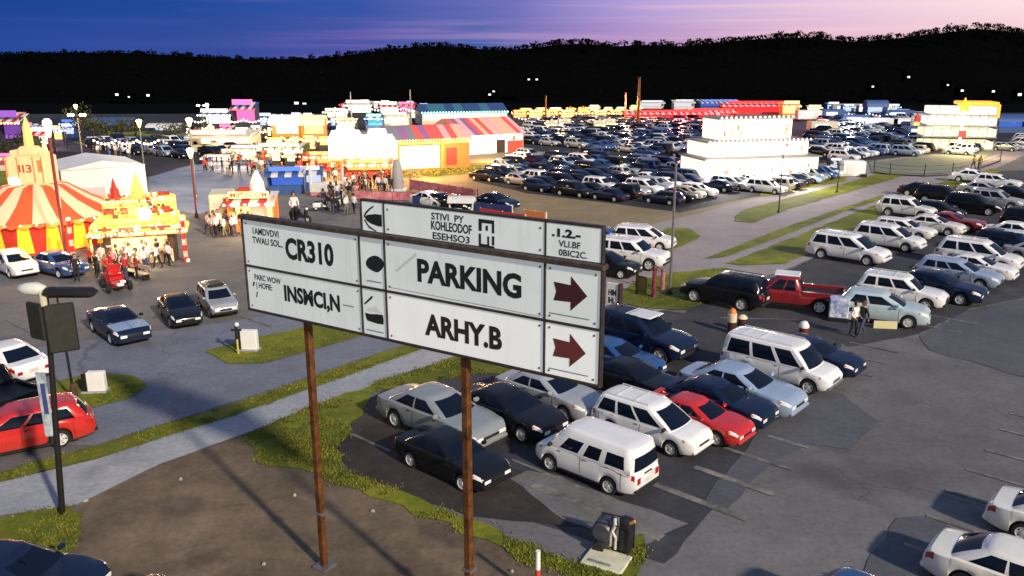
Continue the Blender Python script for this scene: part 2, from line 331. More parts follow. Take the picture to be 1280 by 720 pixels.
sheet('stall_apron', [(660, 588), (700, 596), (860, 655), (790, 690), (690, 640), (640, 600)], .0265, ASPHALT, jit=.2)

# painted bay lines
lm = []
def bay(px, py, ln, wd=.13, a=0.0, back=0.0):
    c = G(px, py); d = Vector((math.cos(HV + a), math.sin(HV + a), 0)); n = Vector((-d.y, d.x, 0)); z = Vector((0, 0, .028))
    p0, p1 = c - d * back, c + d * ln; b = MB(); k = 8
    for i in range(k):
        q0, q1 = p0 + (p1 - p0) * (i / k), p0 + (p1 - p0) * ((i + 1) / k)
        b.face([q0 - n * wd / 2 + z, q1 - n * wd / 2 + z, q1 + n * wd / 2 + z, q0 + n * wd / 2 + z])
    tag(b.build('bay_line', LINE), kind='structure')
bay(668, 606, 5.0, .42); bay(640, 575, 4.4, .13); bay(818, 606, 3.4, .30); bay(868, 584, 3.0, .28); bay(440, 543, 2.2, .14); bay(905, 560, 2.6, .2); bay(960, 545, 1.6, .16)
for px, py, ln in ((1207, 587, 5), (1182, 613, 5), (1232, 563, 5), (1250, 537, 5), (1158, 645, 2.2), (1262, 517, 5), (1130, 680, 4)): bay(px, py, ln, .15)
for px, py, ln in ((1040, 440, 2.6), (1062, 428, 2.4), (1128, 402, 3), (1010, 452, 3.0), (1150, 392, 3), (1182, 375, 3), (10, 400, 3.5), (300, 395, 3.0)): bay(px, py, ln, .14)
bay(985, 470, 2.2, .14, math.pi / 2); bay(1040, 460, 1.6, .12, math.pi / 2)

# grass
gr = dict(kind='stuff')
sheet('grass', [(400, 503), (480, 476), (560, 450), (640, 424), (720, 400), (780, 400), (760, 440), (700, 462), (600, 468), (520, 482), (470, 492), (450, 520), (420, 560), (440, 590), (560, 640), (640, 672), (720, 705), (770, 680), (800, 668), (812, 690), (795, 720), (740, 740), (650, 700), (560, 655), (450, 612), (380, 588), (320, 575), (308, 550), (345, 526)], .032, GRASS, blades=34000, bh=.06, jit=.35)
sheet('grass', [(-200, 672), (-90, 656), (0, 645), (92, 633), (106, 645), (104, 668), (86, 690), (30, 705), (-60, 712), (-200, 730)], .034, GRASS, blades=9000, bh=.06, jit=.3)
sheet('grass', [(-160, 640), (-60, 607), (0, 590), (60, 575), (120, 558), (300, 503), (470, 444), (560, 415), (640, 393), (660, 398), (560, 425), (500, 447), (310, 514), (200, 549), (120, 574), (0, 603), (-60, 620), (-170, 655)], .036, GRASS, blades=12000, bh=.05, jit=.1)
sheet('grass', [(70, 478), (120, 465), (165, 470), (183, 483), (165, 498), (110, 512), (70, 512)], .038, GRASS, blades=2500, bh=.05)
sheet('grass', [(256, 440), (300, 427), (380, 410), (480, 385), (640, 350), (680, 345), (640, 372), (480, 412), (400, 435), (330, 455), (285, 455)], .040, GRASS, blades=5000, bh=.05)
sheet('grass', [(766, 372), (800, 350), (840, 342), (905, 335), (930, 345), (890, 375), (860, 388), (800, 386)], .042, GRASS, blades=2500, bh=.05)
sheet('grass', [(800, 312), (835, 285), (862, 286), (876, 296), (850, 309), (820, 316)], .044, GRASS, jit=.2)
sheet('grass', [(918, 271), (930, 262), (1040, 234), (1130, 208), (1155, 213), (1060, 240), (985, 262), (940, 279), (920, 277)], .046, GRASS, jit=.3, step=1)
sheet('grass', [(880, 324), (985, 283), (1100, 245), (1130, 240), (1060, 263), (960, 302), (905, 322)], .048, GRASS, jit=.15, step=1)
sheet('grass', [(908, 330), (985, 300), (1090, 258), (1190, 224), (1240, 211), (1252, 214), (1180, 238), (1120, 262), (1080, 290), (1010, 318), (980, 330), (930, 332)], .050, GRASS, jit=.3, step=1)
sheet('grass', [(520, 216), (560, 205), (640, 202), (600, 215), (545, 222)], .052, FARGRASS, jit=.5, step=1.5)
sheet('grass', [(960, 232), (1040, 222), (1055, 218), (1060, 226), (990, 240), (950, 246)], .054, FARGRASS, jit=.4, step=1.5)
sheet('grass', [(-60, 215), (0, 205), (40, 208), (60, 230), (20, 245), (-60, 250)], .056, FARGRASS, jit=.5, step=1.5)
sheet('grass', [(90, 178), (140, 166), (240, 162), (260, 172), (200, 180), (120, 186)], .058, FARGRASS, jit=.8, step=2)
sheet('lawn', [(1086, 204), (1150, 196), (1232, 186), (1260, 184), (1215, 205), (1190, 216), (1140, 220), (1090, 217)], .060, LAWN, jit=.2, step=1)
# ------------------------------------------------------------------ cars
def paint(name, col, rough=.22, metal=0.0): return mat(name, col, rough, metal, var=.06, vscale=1.5, coat=.7 if max(col) > .1 else .12, dust=.5 if max(col) > .1 else .12, spec=.5 if max(col) > .1 else .28)
PAINT = dict(white=paint('white paint', (.86, .86, .86)), cream=paint('cream white paint', (.82, .80, .73)), silver=paint('silver paint', (.42, .44, .46), .3, .25),
    grey=paint('grey green paint', (.30, .33, .33), .32, .25), black=paint('black paint', (.008, .009, .013), .2), navy=paint('navy paint', (.006, .014, .045), .2), blue=paint('blue paint', (.02, .07, .22), .22),
    red=paint('red paint', (.55, .018, .014), .25), darkred=paint('dark red paint', (.22, .010, .014), .25), teal=paint('pale teal paint', (.44, .56, .60), .3), steel=paint('pale blue paint', (.34, .44, .60), .25, .2),
    tan=paint('beige paint', (.45, .40, .32), .3))
GLASS = mat('tinted glass', (.004, .008, .020), .05, spec=.24)
TRIM = mat('black trim', (.012, .012, .013), .55)
TYRE = mat('tyre rubber', (.014, .014, .014), .85)
RIM = mat('alloy rim', (.72, .72, .71), .4, .25)
RIMD = mat('rim shadow', (.10, .10, .10), .5, .3)
CHROME = mat('chrome', (.6, .6, .6), .22, .9)
HEAD = mat('headlight lens', (.85, .86, .86), .1, coat=1)
AMBER = mat('amber lens', (.75, .22, .03), .15, coat=1)
TAIL = mat('tail light lens', (.45, .012, .012), .15, coat=1)
PLATE = mat('number plate', (.6, .6, .56), .5)
RED_STRIPE = mat('red stripe', (.42, .05, .06), .5)
CANVAS = mat('grey canvas', (.2, .2, .2), .9, var=.3)

# x runs forward from the car's middle, heights in metres
T = {
 'sedan': dict(L=4.7, W=1.80, H=1.43, r=.32, wb=2.75, fo=.92, top=[(-2.35, .78), (-2.25, .92), (-1.5, .97), (.95, .98), (1.55, .93), (2.1, .85), (2.30, .77), (2.35, .72)], gb=(-1.80, 1.12), gr=(-.95, .18), wr=.70, wbf=.88, win=[(.13, .47), (.51, .90)], sill=.22),
 'coupe': dict(L=4.8, W=1.88, H=1.34, r=.34, wb=2.75, fo=1.0, top=[(-2.4, .84), (-2.3, .94), (-1.4, .97), (.7, .93), (1.5, .90), (2.2, .84), (2.36, .77), (2.4, .72)], gb=(-1.85, .85), gr=(-.95, -.05), wr=.68, wbf=.88, win=[(.20, .88)], sill=.20),
 'hatch': dict(L=4.2, W=1.74, H=1.48, r=.31, wb=2.55, fo=.82, top=[(-2.1, .80), (-2.0, .92), (-1.4, .97), (.85, .98), (1.4, .93), (1.9, .85), (2.06, .77), (2.1, .72)], gb=(-1.95, 1.08), gr=(-1.45, .15), wr=.74, wbf=.90, win=[(.16, .46), (.50, .90)], sill=.22),
 'wagon': dict(L=4.7, W=1.80, H=1.48, r=.32, wb=2.7, fo=.92, top=[(-2.35, .78), (-2.27, .90), (-1.5, .96), (.95, .98), (1.55, .93), (2.1, .85), (2.30, .77), (2.35, .72)], gb=(-2.22, 1.12), gr=(-1.85, .20), wr=.74, wbf=.90, win=[(.10, .33), (.37, .60), (.64, .92)], sill=.22),
 'suv': dict(L=4.75, W=1.90, H=1.76, r=.38, wb=2.8, fo=.88, top=[(-2.37, .95), (-2.3, 1.08), (-1.5, 1.12), (.95, 1.12), (1.5, 1.07), (2.1, .99), (2.37, .84)], gb=(-2.27, 1.12), gr=(-1.98, .35), wr=.78, wbf=.92, win=[(.07, .28), (.33, .60), (.64, .93)], sill=.32, rack=1),
 'minivan': dict(L=4.95, W=1.92, H=1.74, r=.33, wb=2.95, fo=.95, top=[(-2.47, .90), (-2.4, 1.02), (-1.5, 1.05), (1.15, 1.02), (1.7, .98), (2.25, .89), (2.43, .80), (2.47, .75)], gb=(-2.38, 1.55), gr=(-2.05, .45), wr=.78, wbf=.93, win=[(.05, .30), (.34, .60), (.64, .92)], sill=.24, rack=1),
 'van': dict(L=5.3, W=2.0, H=2.02, r=.36, wb=3.2, fo=.85, top=[(-2.65, 1.00), (-2.6, 1.10), (-1.5, 1.14), (1.5, 1.12), (1.95, 1.06), (2.4, .98), (2.65, .82)], gb=(-2.60, 1.80), gr=(-2.42, 1.00), wr=.84, wbf=.955, win=[(.05, .34), (.38, .66), (.71, .94)], sill=.30, rack=1, chrome=1),
 'camper': dict(L=4.6, W=1.90, H=2.02, r=.34, wb=2.75, fo=.78, top=[(-2.3, 1.00), (-2.25, 1.12), (-1.5, 1.14), (1.5, 1.12), (1.82, 1.06), (2.15, .97), (2.27, .88), (2.3, .82)], gb=(-2.26, 1.72), gr=(-2.12, .92), wr=.80, wbf=.955, win=[(.07, .30), (.37, .56), (.63, .86)], wint=(.10, .66), sill=.28),
 'pickup': dict(L=5.7, W=1.98, H=1.84, r=.41, wb=3.55, fo=.98, top=[(-2.85, .86), (-2.8, .92), (-.75, .92), (-.68, 1.10), (1.05, 1.12), (1.6, 1.10), (2.5, 1.04), (2.85, .88)], gb=(-.72, 1.35), gr=(-.50, .55), wr=.76, wbf=.91, win=[(.10, .44), (.49, .90)], sill=.38, bed=1, chrome=1),
}
YF = [.93, .985, 1.0, .988, .966, .90, .5, 0.0]; ZF = [0, .16, .5, .8, .955, 1.0, 1.0, 1.0]
class Body:
    def __init__(s, t, lod=False):
        s.d = d = T[t]; s.L, s.W, s.H = d['L'], d['W'], d['H']; s.xf = s.L / 2 - d['fo']; s.xr = s.xf - d['wb']; s.R = d['r'] + .055; s.lod = lod
    def top(s, x):
        p = s.d['top']
        if x <= p[0][0]: return p[0][1]
        for (a, za), (b, zb) in zip(p, p[1:]):
            if x <= b:
                t = (x - a) / (b - a); return za + (zb - za) * t
        return p[-1][1]
    def half(s, x):
        e = max(0, (abs(x) - (s.L / 2 - .62)) / .62); return s.W / 2 * (1 - .17 * e ** 2.4)
    def bot(s, x):
        z = s.d['sill'] + .06 * max(0, (abs(x) - s.L / 2 + .5) / .5)
        for xw in (s.xf, s.xr):
            if abs(x - xw) < s.R: z = max(z, s.d['r'] + math.sqrt(s.R ** 2 - (x - xw) ** 2))
        return z
    def pt(s, x, j, side=1):
        j = max(0, min(6.999, j)); i = int(j); f = j - i
        y = YF[i] + (YF[i + 1] - YF[i]) * f; z = ZF[i] + (ZF[i + 1] - ZF[i]) * f
        b, t = s.bot(x), s.top(x); cr = .035 * max(0, 1 - y ** 2)
        return Vector((x, side * y * s.half(x), b + (t - b) * z + cr))
    def shell(s):
        mb = MB(); n = 12 if s.lod else 30; xs = [-s.L / 2 + s.L * i / n for i in range(n + 1)]
        for xw in (s.xf, s.xr):
            k = 6 if s.lod else 12
            xs += [xw + s.R * .999 * math.cos(math.pi * i / k) for i in range(k + 1)] + [xw + s.R * 1.004, xw - s.R * 1.004]
        xs += [p[0] for p in s.d['top']]; xs = sorted(xs); q = [xs[0]]
        for x in xs:
            if x - q[-1] > .012: q.append(x)
        rows = []
        def row(x, sc=1.0, dz=0.0, X=None):
            r = [s.pt(x, j, 1) for j in range(8)] + [s.pt(x, j, -1) for j in range(6, -1, -1)]
            zc = .5 * (s.bot(x) + s.top(x))
            return [Vector((x if X is None else X, p.y * sc, p.z + (dz if p.z < zc else -dz))) for p in r]
        rows.append(row(q[0], .95, .05, q[0] - .05)); rows += [row(x) for x in q]; rows.append(row(q[-1], .95, .05, q[-1] + .05))
        mb.grid(rows); mb.face(rows[0]); mb.face(rows[-1]); return mb
    def patch(s, mb, xa, xb, ja, jb, side, off=.006, nx=4, nj=3, mi=0):
        rows = []
        for a in range(nx + 1):
            x = xa + (xb - xa) * a / nx; r = []
            for b in range(nj + 1):
                p = s.pt(x, ja + (jb - ja) * b / nj, side); r.append(p + Vector((0, side * off, off * .3)))
            rows.append(r)
        mb.grid(rows, mi)
    def cabin(s):
        d = s.d; nB = 4 if s.lod else 6; lv = [0, .10, .34, .62, .87, 1.0]
        w0, w1 = d.get('wint', (.10, .87)); lv = [0, w0, w0 + (w1 - w0) * .33, w0 + (w1 - w0) * .67, w1, 1.0]
        bx0, bx1 = d['gb']; rx0, rx1 = d['gr']; wb = s.W / 2 * d['wbf']; wr = s.W / 2 * d['wr']
        fr = [0, 1]
        for a, b in d['win']: fr += [a, b] + ([] if s.lod else [a + (b - a) * k / 3 for k in (1, 2)])
        fr = sorted(set(round(f, 4) for f in fr)); ring = []   # entries: (kind, u)
        for i in range(nB + 1): ring.append(('F', -1 + 2 * i / nB))        # across the windscreen
        for f in reversed(fr): ring.append(('L', f))                       # down the +y side, front to rear
        for i in range(nB + 1): ring.append(('B', 1 - 2 * i / nB))
        for f in fr: ring.append(('R', f))
        def P(k, u, t):
            x0 = bx0 + (rx0 - bx0) * t; x1 = bx1 + (rx1 - bx1) * t; wy = wb + (wr - wb) * (t ** 1.12); c = .10 + .05 * t
            bul = .035 * math.sin(math.pi * t)
            if k == 'F': x = x1 + .09 * (1 - u * u) + bul; y = u * (wy - c)
            elif k == 'B': x = x0 - .06 * (1 - u * u) - bul * .6; y = u * (wy - c)
            else: x = x0 + c * .8 + (x1 - x0 - 1.6 * c) * u; y = (wy + bul * .8 + .025 * math.sin(math.pi * u)) * (1 if k == 'L' else -1)
            zb = s.top(max(bx0, min(bx1, x))) - .02; z = zb + (s.H - .05 - zb) * t
            return Vector((x, y, z))
        K = len(ring); rings = [[P(k, u, t) for k, u in ring] for t in lv]
        body = MB(); parts = {'windshield': MB(), 'rear_window': MB()}; wins = []
        def put(mb, i, j):
            j2 = (j + 1) % K; mb.face([rings[i][j], rings[i][j2], rings[i + 1][j2], rings[i + 1][j]])
        sidewin = {}
        for j in range(K):
            (k, u), (k2, u2) = ring[j], ring[(j + 1) % K]
            for i in range(5):
                tgt = body
                if 1 <= i <= 3 and k == k2:
                    if k == 'F': tgt = parts['windshield']
                    elif k == 'B' and not (d.get('bed') and 0): tgt = parts['rear_window']
                    else:
                        m = (u + u2) / 2
                        for wi, (a, b) in enumerate(d['win']):
                            if a < m < b: tgt = sidewin.setdefault((k, wi), MB())
                put(tgt, i, j)
        xc = (rx0 + rx1) / 2; last = rings[-1]; rr = [last]
        for sc, z in ((.94, s.H - .02), (.7, s.H), (.3, s.H + .008)):
            rr.append([Vector((xc + (p.x - xc) * sc, p.y * sc, z)) for p in last])
        body.grid(rr, close=True); body.face(rr[-1])
        return body, parts, sidewin
    def wheel(s, hub=True):
        r = s.d['r']; wd = .11; t = MB(); n = 14 if s.lod else 24
        t.lathe([(r * .62, -wd), (r * .93, -wd), (r, -wd * .6), (r, wd * .6), (r * .93, wd), (r * .62, wd), (r * .60, wd * .4), (r * .6, -wd * .4), (r * .62, -wd)], n=n, axis='y')
        m = MB(); n2 = 10
        m.lathe([(r * .64, wd * .95), (r * .66, wd * 1.03), (r * .58, wd * .98), (r * .55, wd * .5)], n=n, axis='y')
        if not s.lod:
            for k in range(5):
                a = 2 * math.pi * k / 5; c, q = math.cos(a), math.sin(a); pw = .075
                for e in (-1, 1): pass
                p = [(c * .04 - q * pw, q * .04 + c * pw), (c * r * .60 - q * pw * .8, q * r * .60 + c * pw * .8), (c * r * .60 + q * pw * .8, q * r * .60 - c * pw * .8), (c * .04 + q * pw, q * .04 - c * pw)]
                m.face([(x, wd * .86, z) for x, z in p])
            m.lathe([(.075, wd * .80), (.07, wd * .98), (.001, wd * 1.0)], n=10, axis='y')
        else: m.lathe([(r * .5, wd * .85), (.001, wd * .95)], n=n, axis='y')
        dk = MB(); dk.lathe([(r * .56, wd * .55), (.001, wd * .55)], n=n, axis='y')
        return t, m, dk
def disc_merge(a, b, mi):
    n = len(a.v); a.v += b.v; a.f += [tuple(n + i for i in f) for f in b.f]; a.m += [mi] * len(b.f)

def make_car(kind, color, name, label, loc, heading, scale=1.0, extras=()):
    s = Body(kind); d = s.d; P = PAINT[color]; L2 = s.L / 2
    root = empty(name, loc, heading, label, {'sedan': 'car', 'coupe': 'car', 'hatch': 'car', 'wagon': 'car', 'suv': 'car', 'minivan': 'van', 'van': 'van', 'camper': 'van', 'pickup': 'pickup truck'}[kind]); root.scale = (scale,) * 3
    s.shell().build('body', P, root, smooth=42)
    cab, parts, sw = s.cabin(); cab.build('roof', P, root, smooth=50)
    for k, mb in parts.items(): mb.build(k, GLASS, root, smooth=60)
    for mb in sw.values(): mb.build('side_window', GLASS, root, smooth=60)
    ub = MB(); ub.box((0, 0, .38 + d['sill'] * .3), (s.L - .7, s.W - .5, .44)); ub.box((0, 0, d['sill'] - .01), (s.L - 1.0, s.W - .16, .10)); ub.build('underbody', TRIM, root)
    # seams, handles, rubbing strip
    tr = MB(); a, b = d['win'][0][0], d['win'][-1][1]; bx0, bx1 = d['gb']
    seams = [bx0 + (bx1 - bx0) * (w[1] + .02) for w in d['win']] + [bx0 + (bx1 - bx0) * (d['win'][0][0] + .05)]
    for sd_ in (1, -1):
        for x in seams:
            if min(abs(x - s.xf), abs(x - s.xr)) > s.R + .02: s.patch(tr, x - .009, x + .009, .3, 4.6, sd_, .004, 1, 5)
        for x in seams[:-1]:
            s.patch(tr, x - .26, x - .10, 3.35, 3.62, sd_, .02, 1, 1)
        s.patch(tr, s.xr + s.R + .05, s.xf - s.R - .05, .02, .42, sd_, .004, 6, 1)
    tr.build('side_trim', TRIM, root)
    for sd_ in (1, -1):
        m = MB(); mx = bx1 - .30; m.cbox((mx, sd_ * (s.W / 2 + .06), s.top(mx) + .10), (.14, .22, .15), .04); m.build('mirror', P if color not in ('white', 'cream') else TRIM, root)
    cx = L2 + .056
    z0, z1 = s.bot(L2), s.top(L2); hh = z1 - z0; hw = s.half(L2) * .95
    tall = kind in ('van', 'pickup', 'suv', 'camper')
    g = MB(); g.cbox((cx, 0, z0 + hh * .66), (.03, hw * 1.02, hh * (.34 if tall else .22)), .012); g.build('grille', CHROME if d.get('chrome') else TRIM, root)
    gi = MB(); gi.cbox((cx, 0, z0 + hh * .22), (.03, hw * 1.35, hh * .20), .012); gi.build('air_intake', TRIM, root)
    for sd_ in (1, -1):
        h = MB(); h.cbox((cx - .012, sd_ * hw * .74, z0 + hh * .68), (.04, hw * .44, hh * .30), .014); s.patch(h, L2 - .36, L2 - .01, 2.9, 4.6, sd_, .007); h.build('headlight', HEAD, root, smooth=40)
        am = MB(); s.patch(am, L2 - .40, L2 - .31, 3.1, 4.1, sd_, .007); am.build('turn_signal', AMBER, root)
        t_ = MB(); zz0, zz1 = s.bot(-L2), s.top(-L2); hz_ = zz1 - zz0
        t_.cbox((-cx + .012, sd_ * hw * .80, zz0 + hz_ * .70), (.04, hw * .30, hz_ * (.40 if tall else .30)), .014); s.patch(t_, -L2 + .01, -L2 + (.12 if tall else .24), 2.6, 4.3, sd_, .007); t_.build('taillight', TAIL, root, smooth=40)
    pl = MB(); pl.box((-cx, 0, s.bot(-L2) + .36), (.02, .34, .16)); pl.build('number_plate', PLATE, root)
    bp = MB()
    for sg in (1, -1): bp.cbox((sg * (L2 + .03), 0, s.bot(L2) + .10), (.16, s.W * .84, .16), .05)
    bp.build('bumper', CHROME if d.get('chrome') else (P if kind in ('sedan', 'hatch', 'coupe', 'minivan') else TRIM), root)
    for x in (s.xf, s.xr):
        for sd_ in (1, -1):
            t, m, dk = s.wheel(); wy = sd_ * (s.W / 2 - .135)
            wh = t.build('wheel', TYRE, root, (x, wy, d['r']), 0 if sd_ > 0 else math.pi, smooth=40)
            disc_merge(m, dk, 1); m.build('rim', [RIM, RIMD], wh, smooth=40)
    if d.get('rack'):
        rk = MB()
        for sd_ in (1, -1):
            y = sd_ * s.W / 2 * (d['wr'] - .12); rk.tube((d['gr'][0] + .2, y, s.H + .05), (d['gr'][1] - .2, y, s.H + .05), .02, n=6)
            for x in (d['gr'][0] + .2, d['gr'][1] - .2): rk.tube((x, y, s.H - .03), (x, y, s.H + .05), .018, n=6)
        for k in range(2):
            x = d['gr'][0] + .7 + k * .9; yy = s.W / 2 * (d['wr'] - .12); rk.tube((x, -yy, s.H + .055), (x, yy, s.H + .055), .016, n=6)
        rk.build('roof_rack', TRIM if color not in ('white',) else RIM, root)
    if d.get('bed'):
        b = MB(); bz = 1.16
        for sd_ in (1, -1): b.cbox((-1.78, sd_ * (s.W / 2 - .09), 1.03), (2.16, .14, .26), .03)
        b.cbox((-2.83, 0, 1.01), (.10, s.W * .84, .30), .03); b.build('bed_side', P, root, smooth=40)
        lin = MB(); lin.box((-1.78, 0, .965), (2.02, s.W - .34, .05)); lin.build('bed_liner', TRIM, root)
    for e in extras: e(root, s)
    return root

# small far cars: one mesh each, shared
LOD = {}
def lod_mesh(kind, color):
    k = (kind, color)
    if k not in LOD:
        s = Body(kind, True); mb = s.shell(); cab, parts, sw = s.cabin(); disc_merge(mb, cab, 0)
        for p in list(parts.values()) + list(sw.values()): disc_merge(mb, p, 1)
        for x in (s.xf, s.xr):
            for sd_ in (1, -1):
                t, m, dk = s.wheel()
                for q, mi in ((t, 2), (m, 3)):
                    q.v = [(x + v[0], sd_ * (s.W / 2 - .135) + v[1] * sd_, s.d['r'] + v[2]) for v in q.v]; disc_merge(mb, q, mi)
        L2 = s.L / 2; z0, hh = s.bot(L2), s.top(L2) - s.bot(L2); hw = s.half(L2)
        for sd_ in (1, -1):
            for sg, mi in ((1, 4), (-1, 5)): mb.box((sg * (L2 + .045), sd_ * hw * .7, z0 + hh * .68), (.03, hw * .42, hh * .26), mi)
        mb.box((L2 + .045, 0, z0 + hh * .6), (.03, hw * .8, hh * .3), 2); mb.box((0, 0, .42), (s.L - .7, s.W - .5, .36), 2)
        LOD[k] = mb.mesh('far_car', [PAINT[color], GLASS, TYRE, RIM, HEAD, TAIL], 45)
    return LOD[k]

n_cars = 0
def car(kind, color, px, py, label, name='parked_car', head=0.0, rev=False, scale=1.0, near=True, off=.9, extras=()):
    """px, py: where the near side of the car meets the ground, midway along it"""
    global n_cars; n_cars += 1
    c = G(px, py) + (U * off if near else Vector((0, 0, 0))); c.z = .03
    return make_car(kind, color, name, label, c, HV + head + (math.pi if rev else 0), scale, extras)

def stripe(root, s):                                   # red swoosh along the side of the camper van
    for sd_ in (1, -1):
        m = MB(); s.patch(m, -2.1, -.9, 3.2, 3.40, sd_, .006, 8, 1); s.patch(m, -.3, .15, 3.45, 3.58, sd_, .006, 4, 1); s.patch(m, -1.9, -1.1, 3.55, 3.63, sd_, .006, 6, 1); m.build('side_stripe', RED_STRIPE, root)
    sp_ = MB(); sp_.cbox((-2.36, 0, 1.0), (.02, .5, .06), .01); sp_.build('rear_handle', TRIM, root)
def spoiler(root, s):
    m = MB(); m.cbox((-2.1, 0, 1.14), (.26, 1.5, .05), .02)
    for sd_ in (1, -1): m.cbox((-2.08, sd_ * .6, 1.03), (.12, .06, .2), .02)
    m.build('spoiler', PAINT['red'], root)
def bonnet(root, s):  # pale sky reflection on the bonnet, painted as an overlay
    m = MB()
    for sd_ in (1, -1): s.patch(m, 1.02, 2.2, 4.9, 7.0, sd_, .012, 6, 4)
    m.build('painted_bonnet_reflection', PAINT['steel'], root, smooth=50)
def roof_load(root, s):
    m = MB(); m.cbox((-.2, 0, s.H + .14), (1.3, 1.0, .2), .08); m.build('roof_box', TRIM, root)
def white_top(root, s):
    m = MB(); m.cbox((.1, 0, s.H + .03), (1.3, 1.15, .06), .03); m.build('roof_panel', PAINT['white'], root)

# the double row beside the aisle
car('sedan', 'black', 540, 601, 'nearly black sedan at the end of the row by the grass edge', 'sedan', scale=.93)
car('sedan', 'grey', 528, 549, 'grey green sedan with a blue sheen on its roof, just behind the rusty sign post', 'sedan', scale=1.14)
car('sedan', 'black', 615, 541, 'black sedan parked between the grey sedan and the pale silver sedan', 'sedan', scale=1.02)
car('sedan', 'silver', 668, 516, 'pale silver sedan parked under the lower edge of the big sign', 'sedan')
car('camper', 'white', 724, 607, 'white high-roof van with red side stripe, nose to the grass', 'camper_van', rev=True, scale=.90, extras=(stripe,))
car('minivan', 'white', 790, 562, 'low white people carrier with chrome lamps parked between white van and red car', 'minivan', scale=.9, off=1.2)
car('sedan', 'red', 852, 549, 'bright red sedan with a tail spoiler', 'sedan', scale=.9, extras=(spoiler,), off=1.0)
car('sedan', 'navy', 880, 527, 'dark blue sedan squeezed between the red sedan and the silver blue one', 'sedan', scale=.98)
car('sedan', 'steel', 911, 511, 'silver blue sedan with bright bonnet beside the white passenger van', 'sedan', scale=1.08)
car('van', 'white', 962, 482, 'white passenger van with long side windows and roof rack, in front of two marker posts', 'passenger_van', scale=.94)
car('sedan', 'navy', 1000, 466, 'navy car of which only the bonnet shows beyond the white passenger van', 'sedan', near=True, scale=.98)
car('suv', 'navy', 788, 446, 'dark blue off-roader with white roof panel beside the sign end', 'suv', scale=1.1, extras=(white_top,))
car('sedan', 'blue', 752, 470, 'blue car half hidden by the end of the big sign, below the dark off-roader', 'sedan')
car('sedan', 'black', 775, 498, 'black car with a bright front peeping out below the end of the sign', 'sedan', scale=.95)
# beyond the drive
car('suv', 'black', 897, 384, 'black off-roader backed up against the dark red pickup', 'suv', rev=True, scale=1.05, head=.05)
car('pickup', 'darkred', 975, 388, 'dark red pickup truck with open black bed', 'pickup_truck', rev=True, head=R(20), scale=1.06, extras=(white_top,))
car('suv', 'white', 780, 335, 'white off-roader by the grass island beyond the end of the sign', 'suv', scale=1.08, head=R(12))
car('sedan', 'blue', 752, 312, 'blue car beside the white off-roader at the grass island', 'sedan', head=R(12))
car('minivan', 'white', 795, 312, 'white people carrier with dark windows behind the white off-roader', 'minivan', head=R(20), scale=.95)
car('hatch', 'black', 750, 346, 'black hatchback partly behind the sign end, in front of the white off-roader', 'hatchback', head=R(10))
# right-hand lot, front column of the near rows
car('minivan', 'white', 1053, 328, 'long white minivan parked alone at the corner of the grass verge', 'minivan', scale=1.08)
car('minivan', 'white', 1104, 312, 'white minivan parked just behind the lone white minivan', 'minivan')
car('wagon', 'white', 1123, 299, 'white estate car with black windows, third from the verge corner', 'estate_car')
car('sedan', 'cream', 1160, 293, 'cream sedan with dark roof windows facing the empty bay', 'sedan')
car('suv', 'white', 1128, 273, 'white off-roader with a yellow-lit side touching the grass verge', 'suv')
car('coupe', 'darkred', 1185, 288, 'dark car with a red bonnet among the white cars', 'coupe')
car('hatch', 'black', 1168, 274, 'black hatchback behind the white off-roader on the verge', 'hatchback')
car('suv', 'black', 1173, 256, 'black off-roader with pale roof edges in the packed far row', 'suv')
car('sedan', 'black', 1150, 247, 'black low sedan along the grass verge, far end of the lot', 'sedan')
car('suv', 'black', 1212, 268, 'black four-by-four with silver front in the middle of the lot', 'suv')
car('suv', 'silver', 1240, 262, 'silver four-by-four next to the black one, middle of the lot', 'suv')
car('sedan', 'white', 1213, 229, 'white sedan at the far tip of the lot', 'sedan')
car('wagon', 'white', 1243, 236, 'white estate car beside the far tip of the lot', 'estate_car')
car('sedan', 'silver', 1225, 246, 'silver sedan in the second row from the far tip', 'sedan')
car('sedan', 'black', 1262, 252, 'black sedan near the road behind the silver four-by-four', 'sedan')
# second column
car('hatch', 'teal', 1092, 406, 'pale teal hatchback with a cream board leaning in front', 'hatchback', scale=1.12, head=R(14))
car('suv', 'white', 1118, 385, 'white off-roader with black windows behind the pale teal hatchback', 'suv', head=R(6))
car('sedan', 'navy', 1162, 376, 'dark navy sedan with a large glossy roof', 'sedan', scale=1.12)
car('wagon', 'steel', 1190, 358, 'pale blue estate car next to the navy sedan', 'estate_car', scale=1.05)
car('sedan', 'white', 1213, 349, 'white sedan between the pale blue estate and the white people carrier', 'sedan')
car('minivan', 'white', 1217, 336, 'white people carrier with long black side windows', 'minivan', scale=1.05)
car('suv', 'navy', 1258, 322, 'navy off-roader with a white roof behind the white people carrier', 'suv', extras=(white_top,))
car('sedan', 'white', 1268, 303, 'white sedan at the edge of the lot behind the navy off-roader', 'sedan')
car('suv', 'black', 1288, 290, 'black off-roader in the row behind the white sedan', 'suv')
car('sedan', 'silver', 1296, 330, 'silver sedan whose tail shows past the navy off-roader', 'sedan')
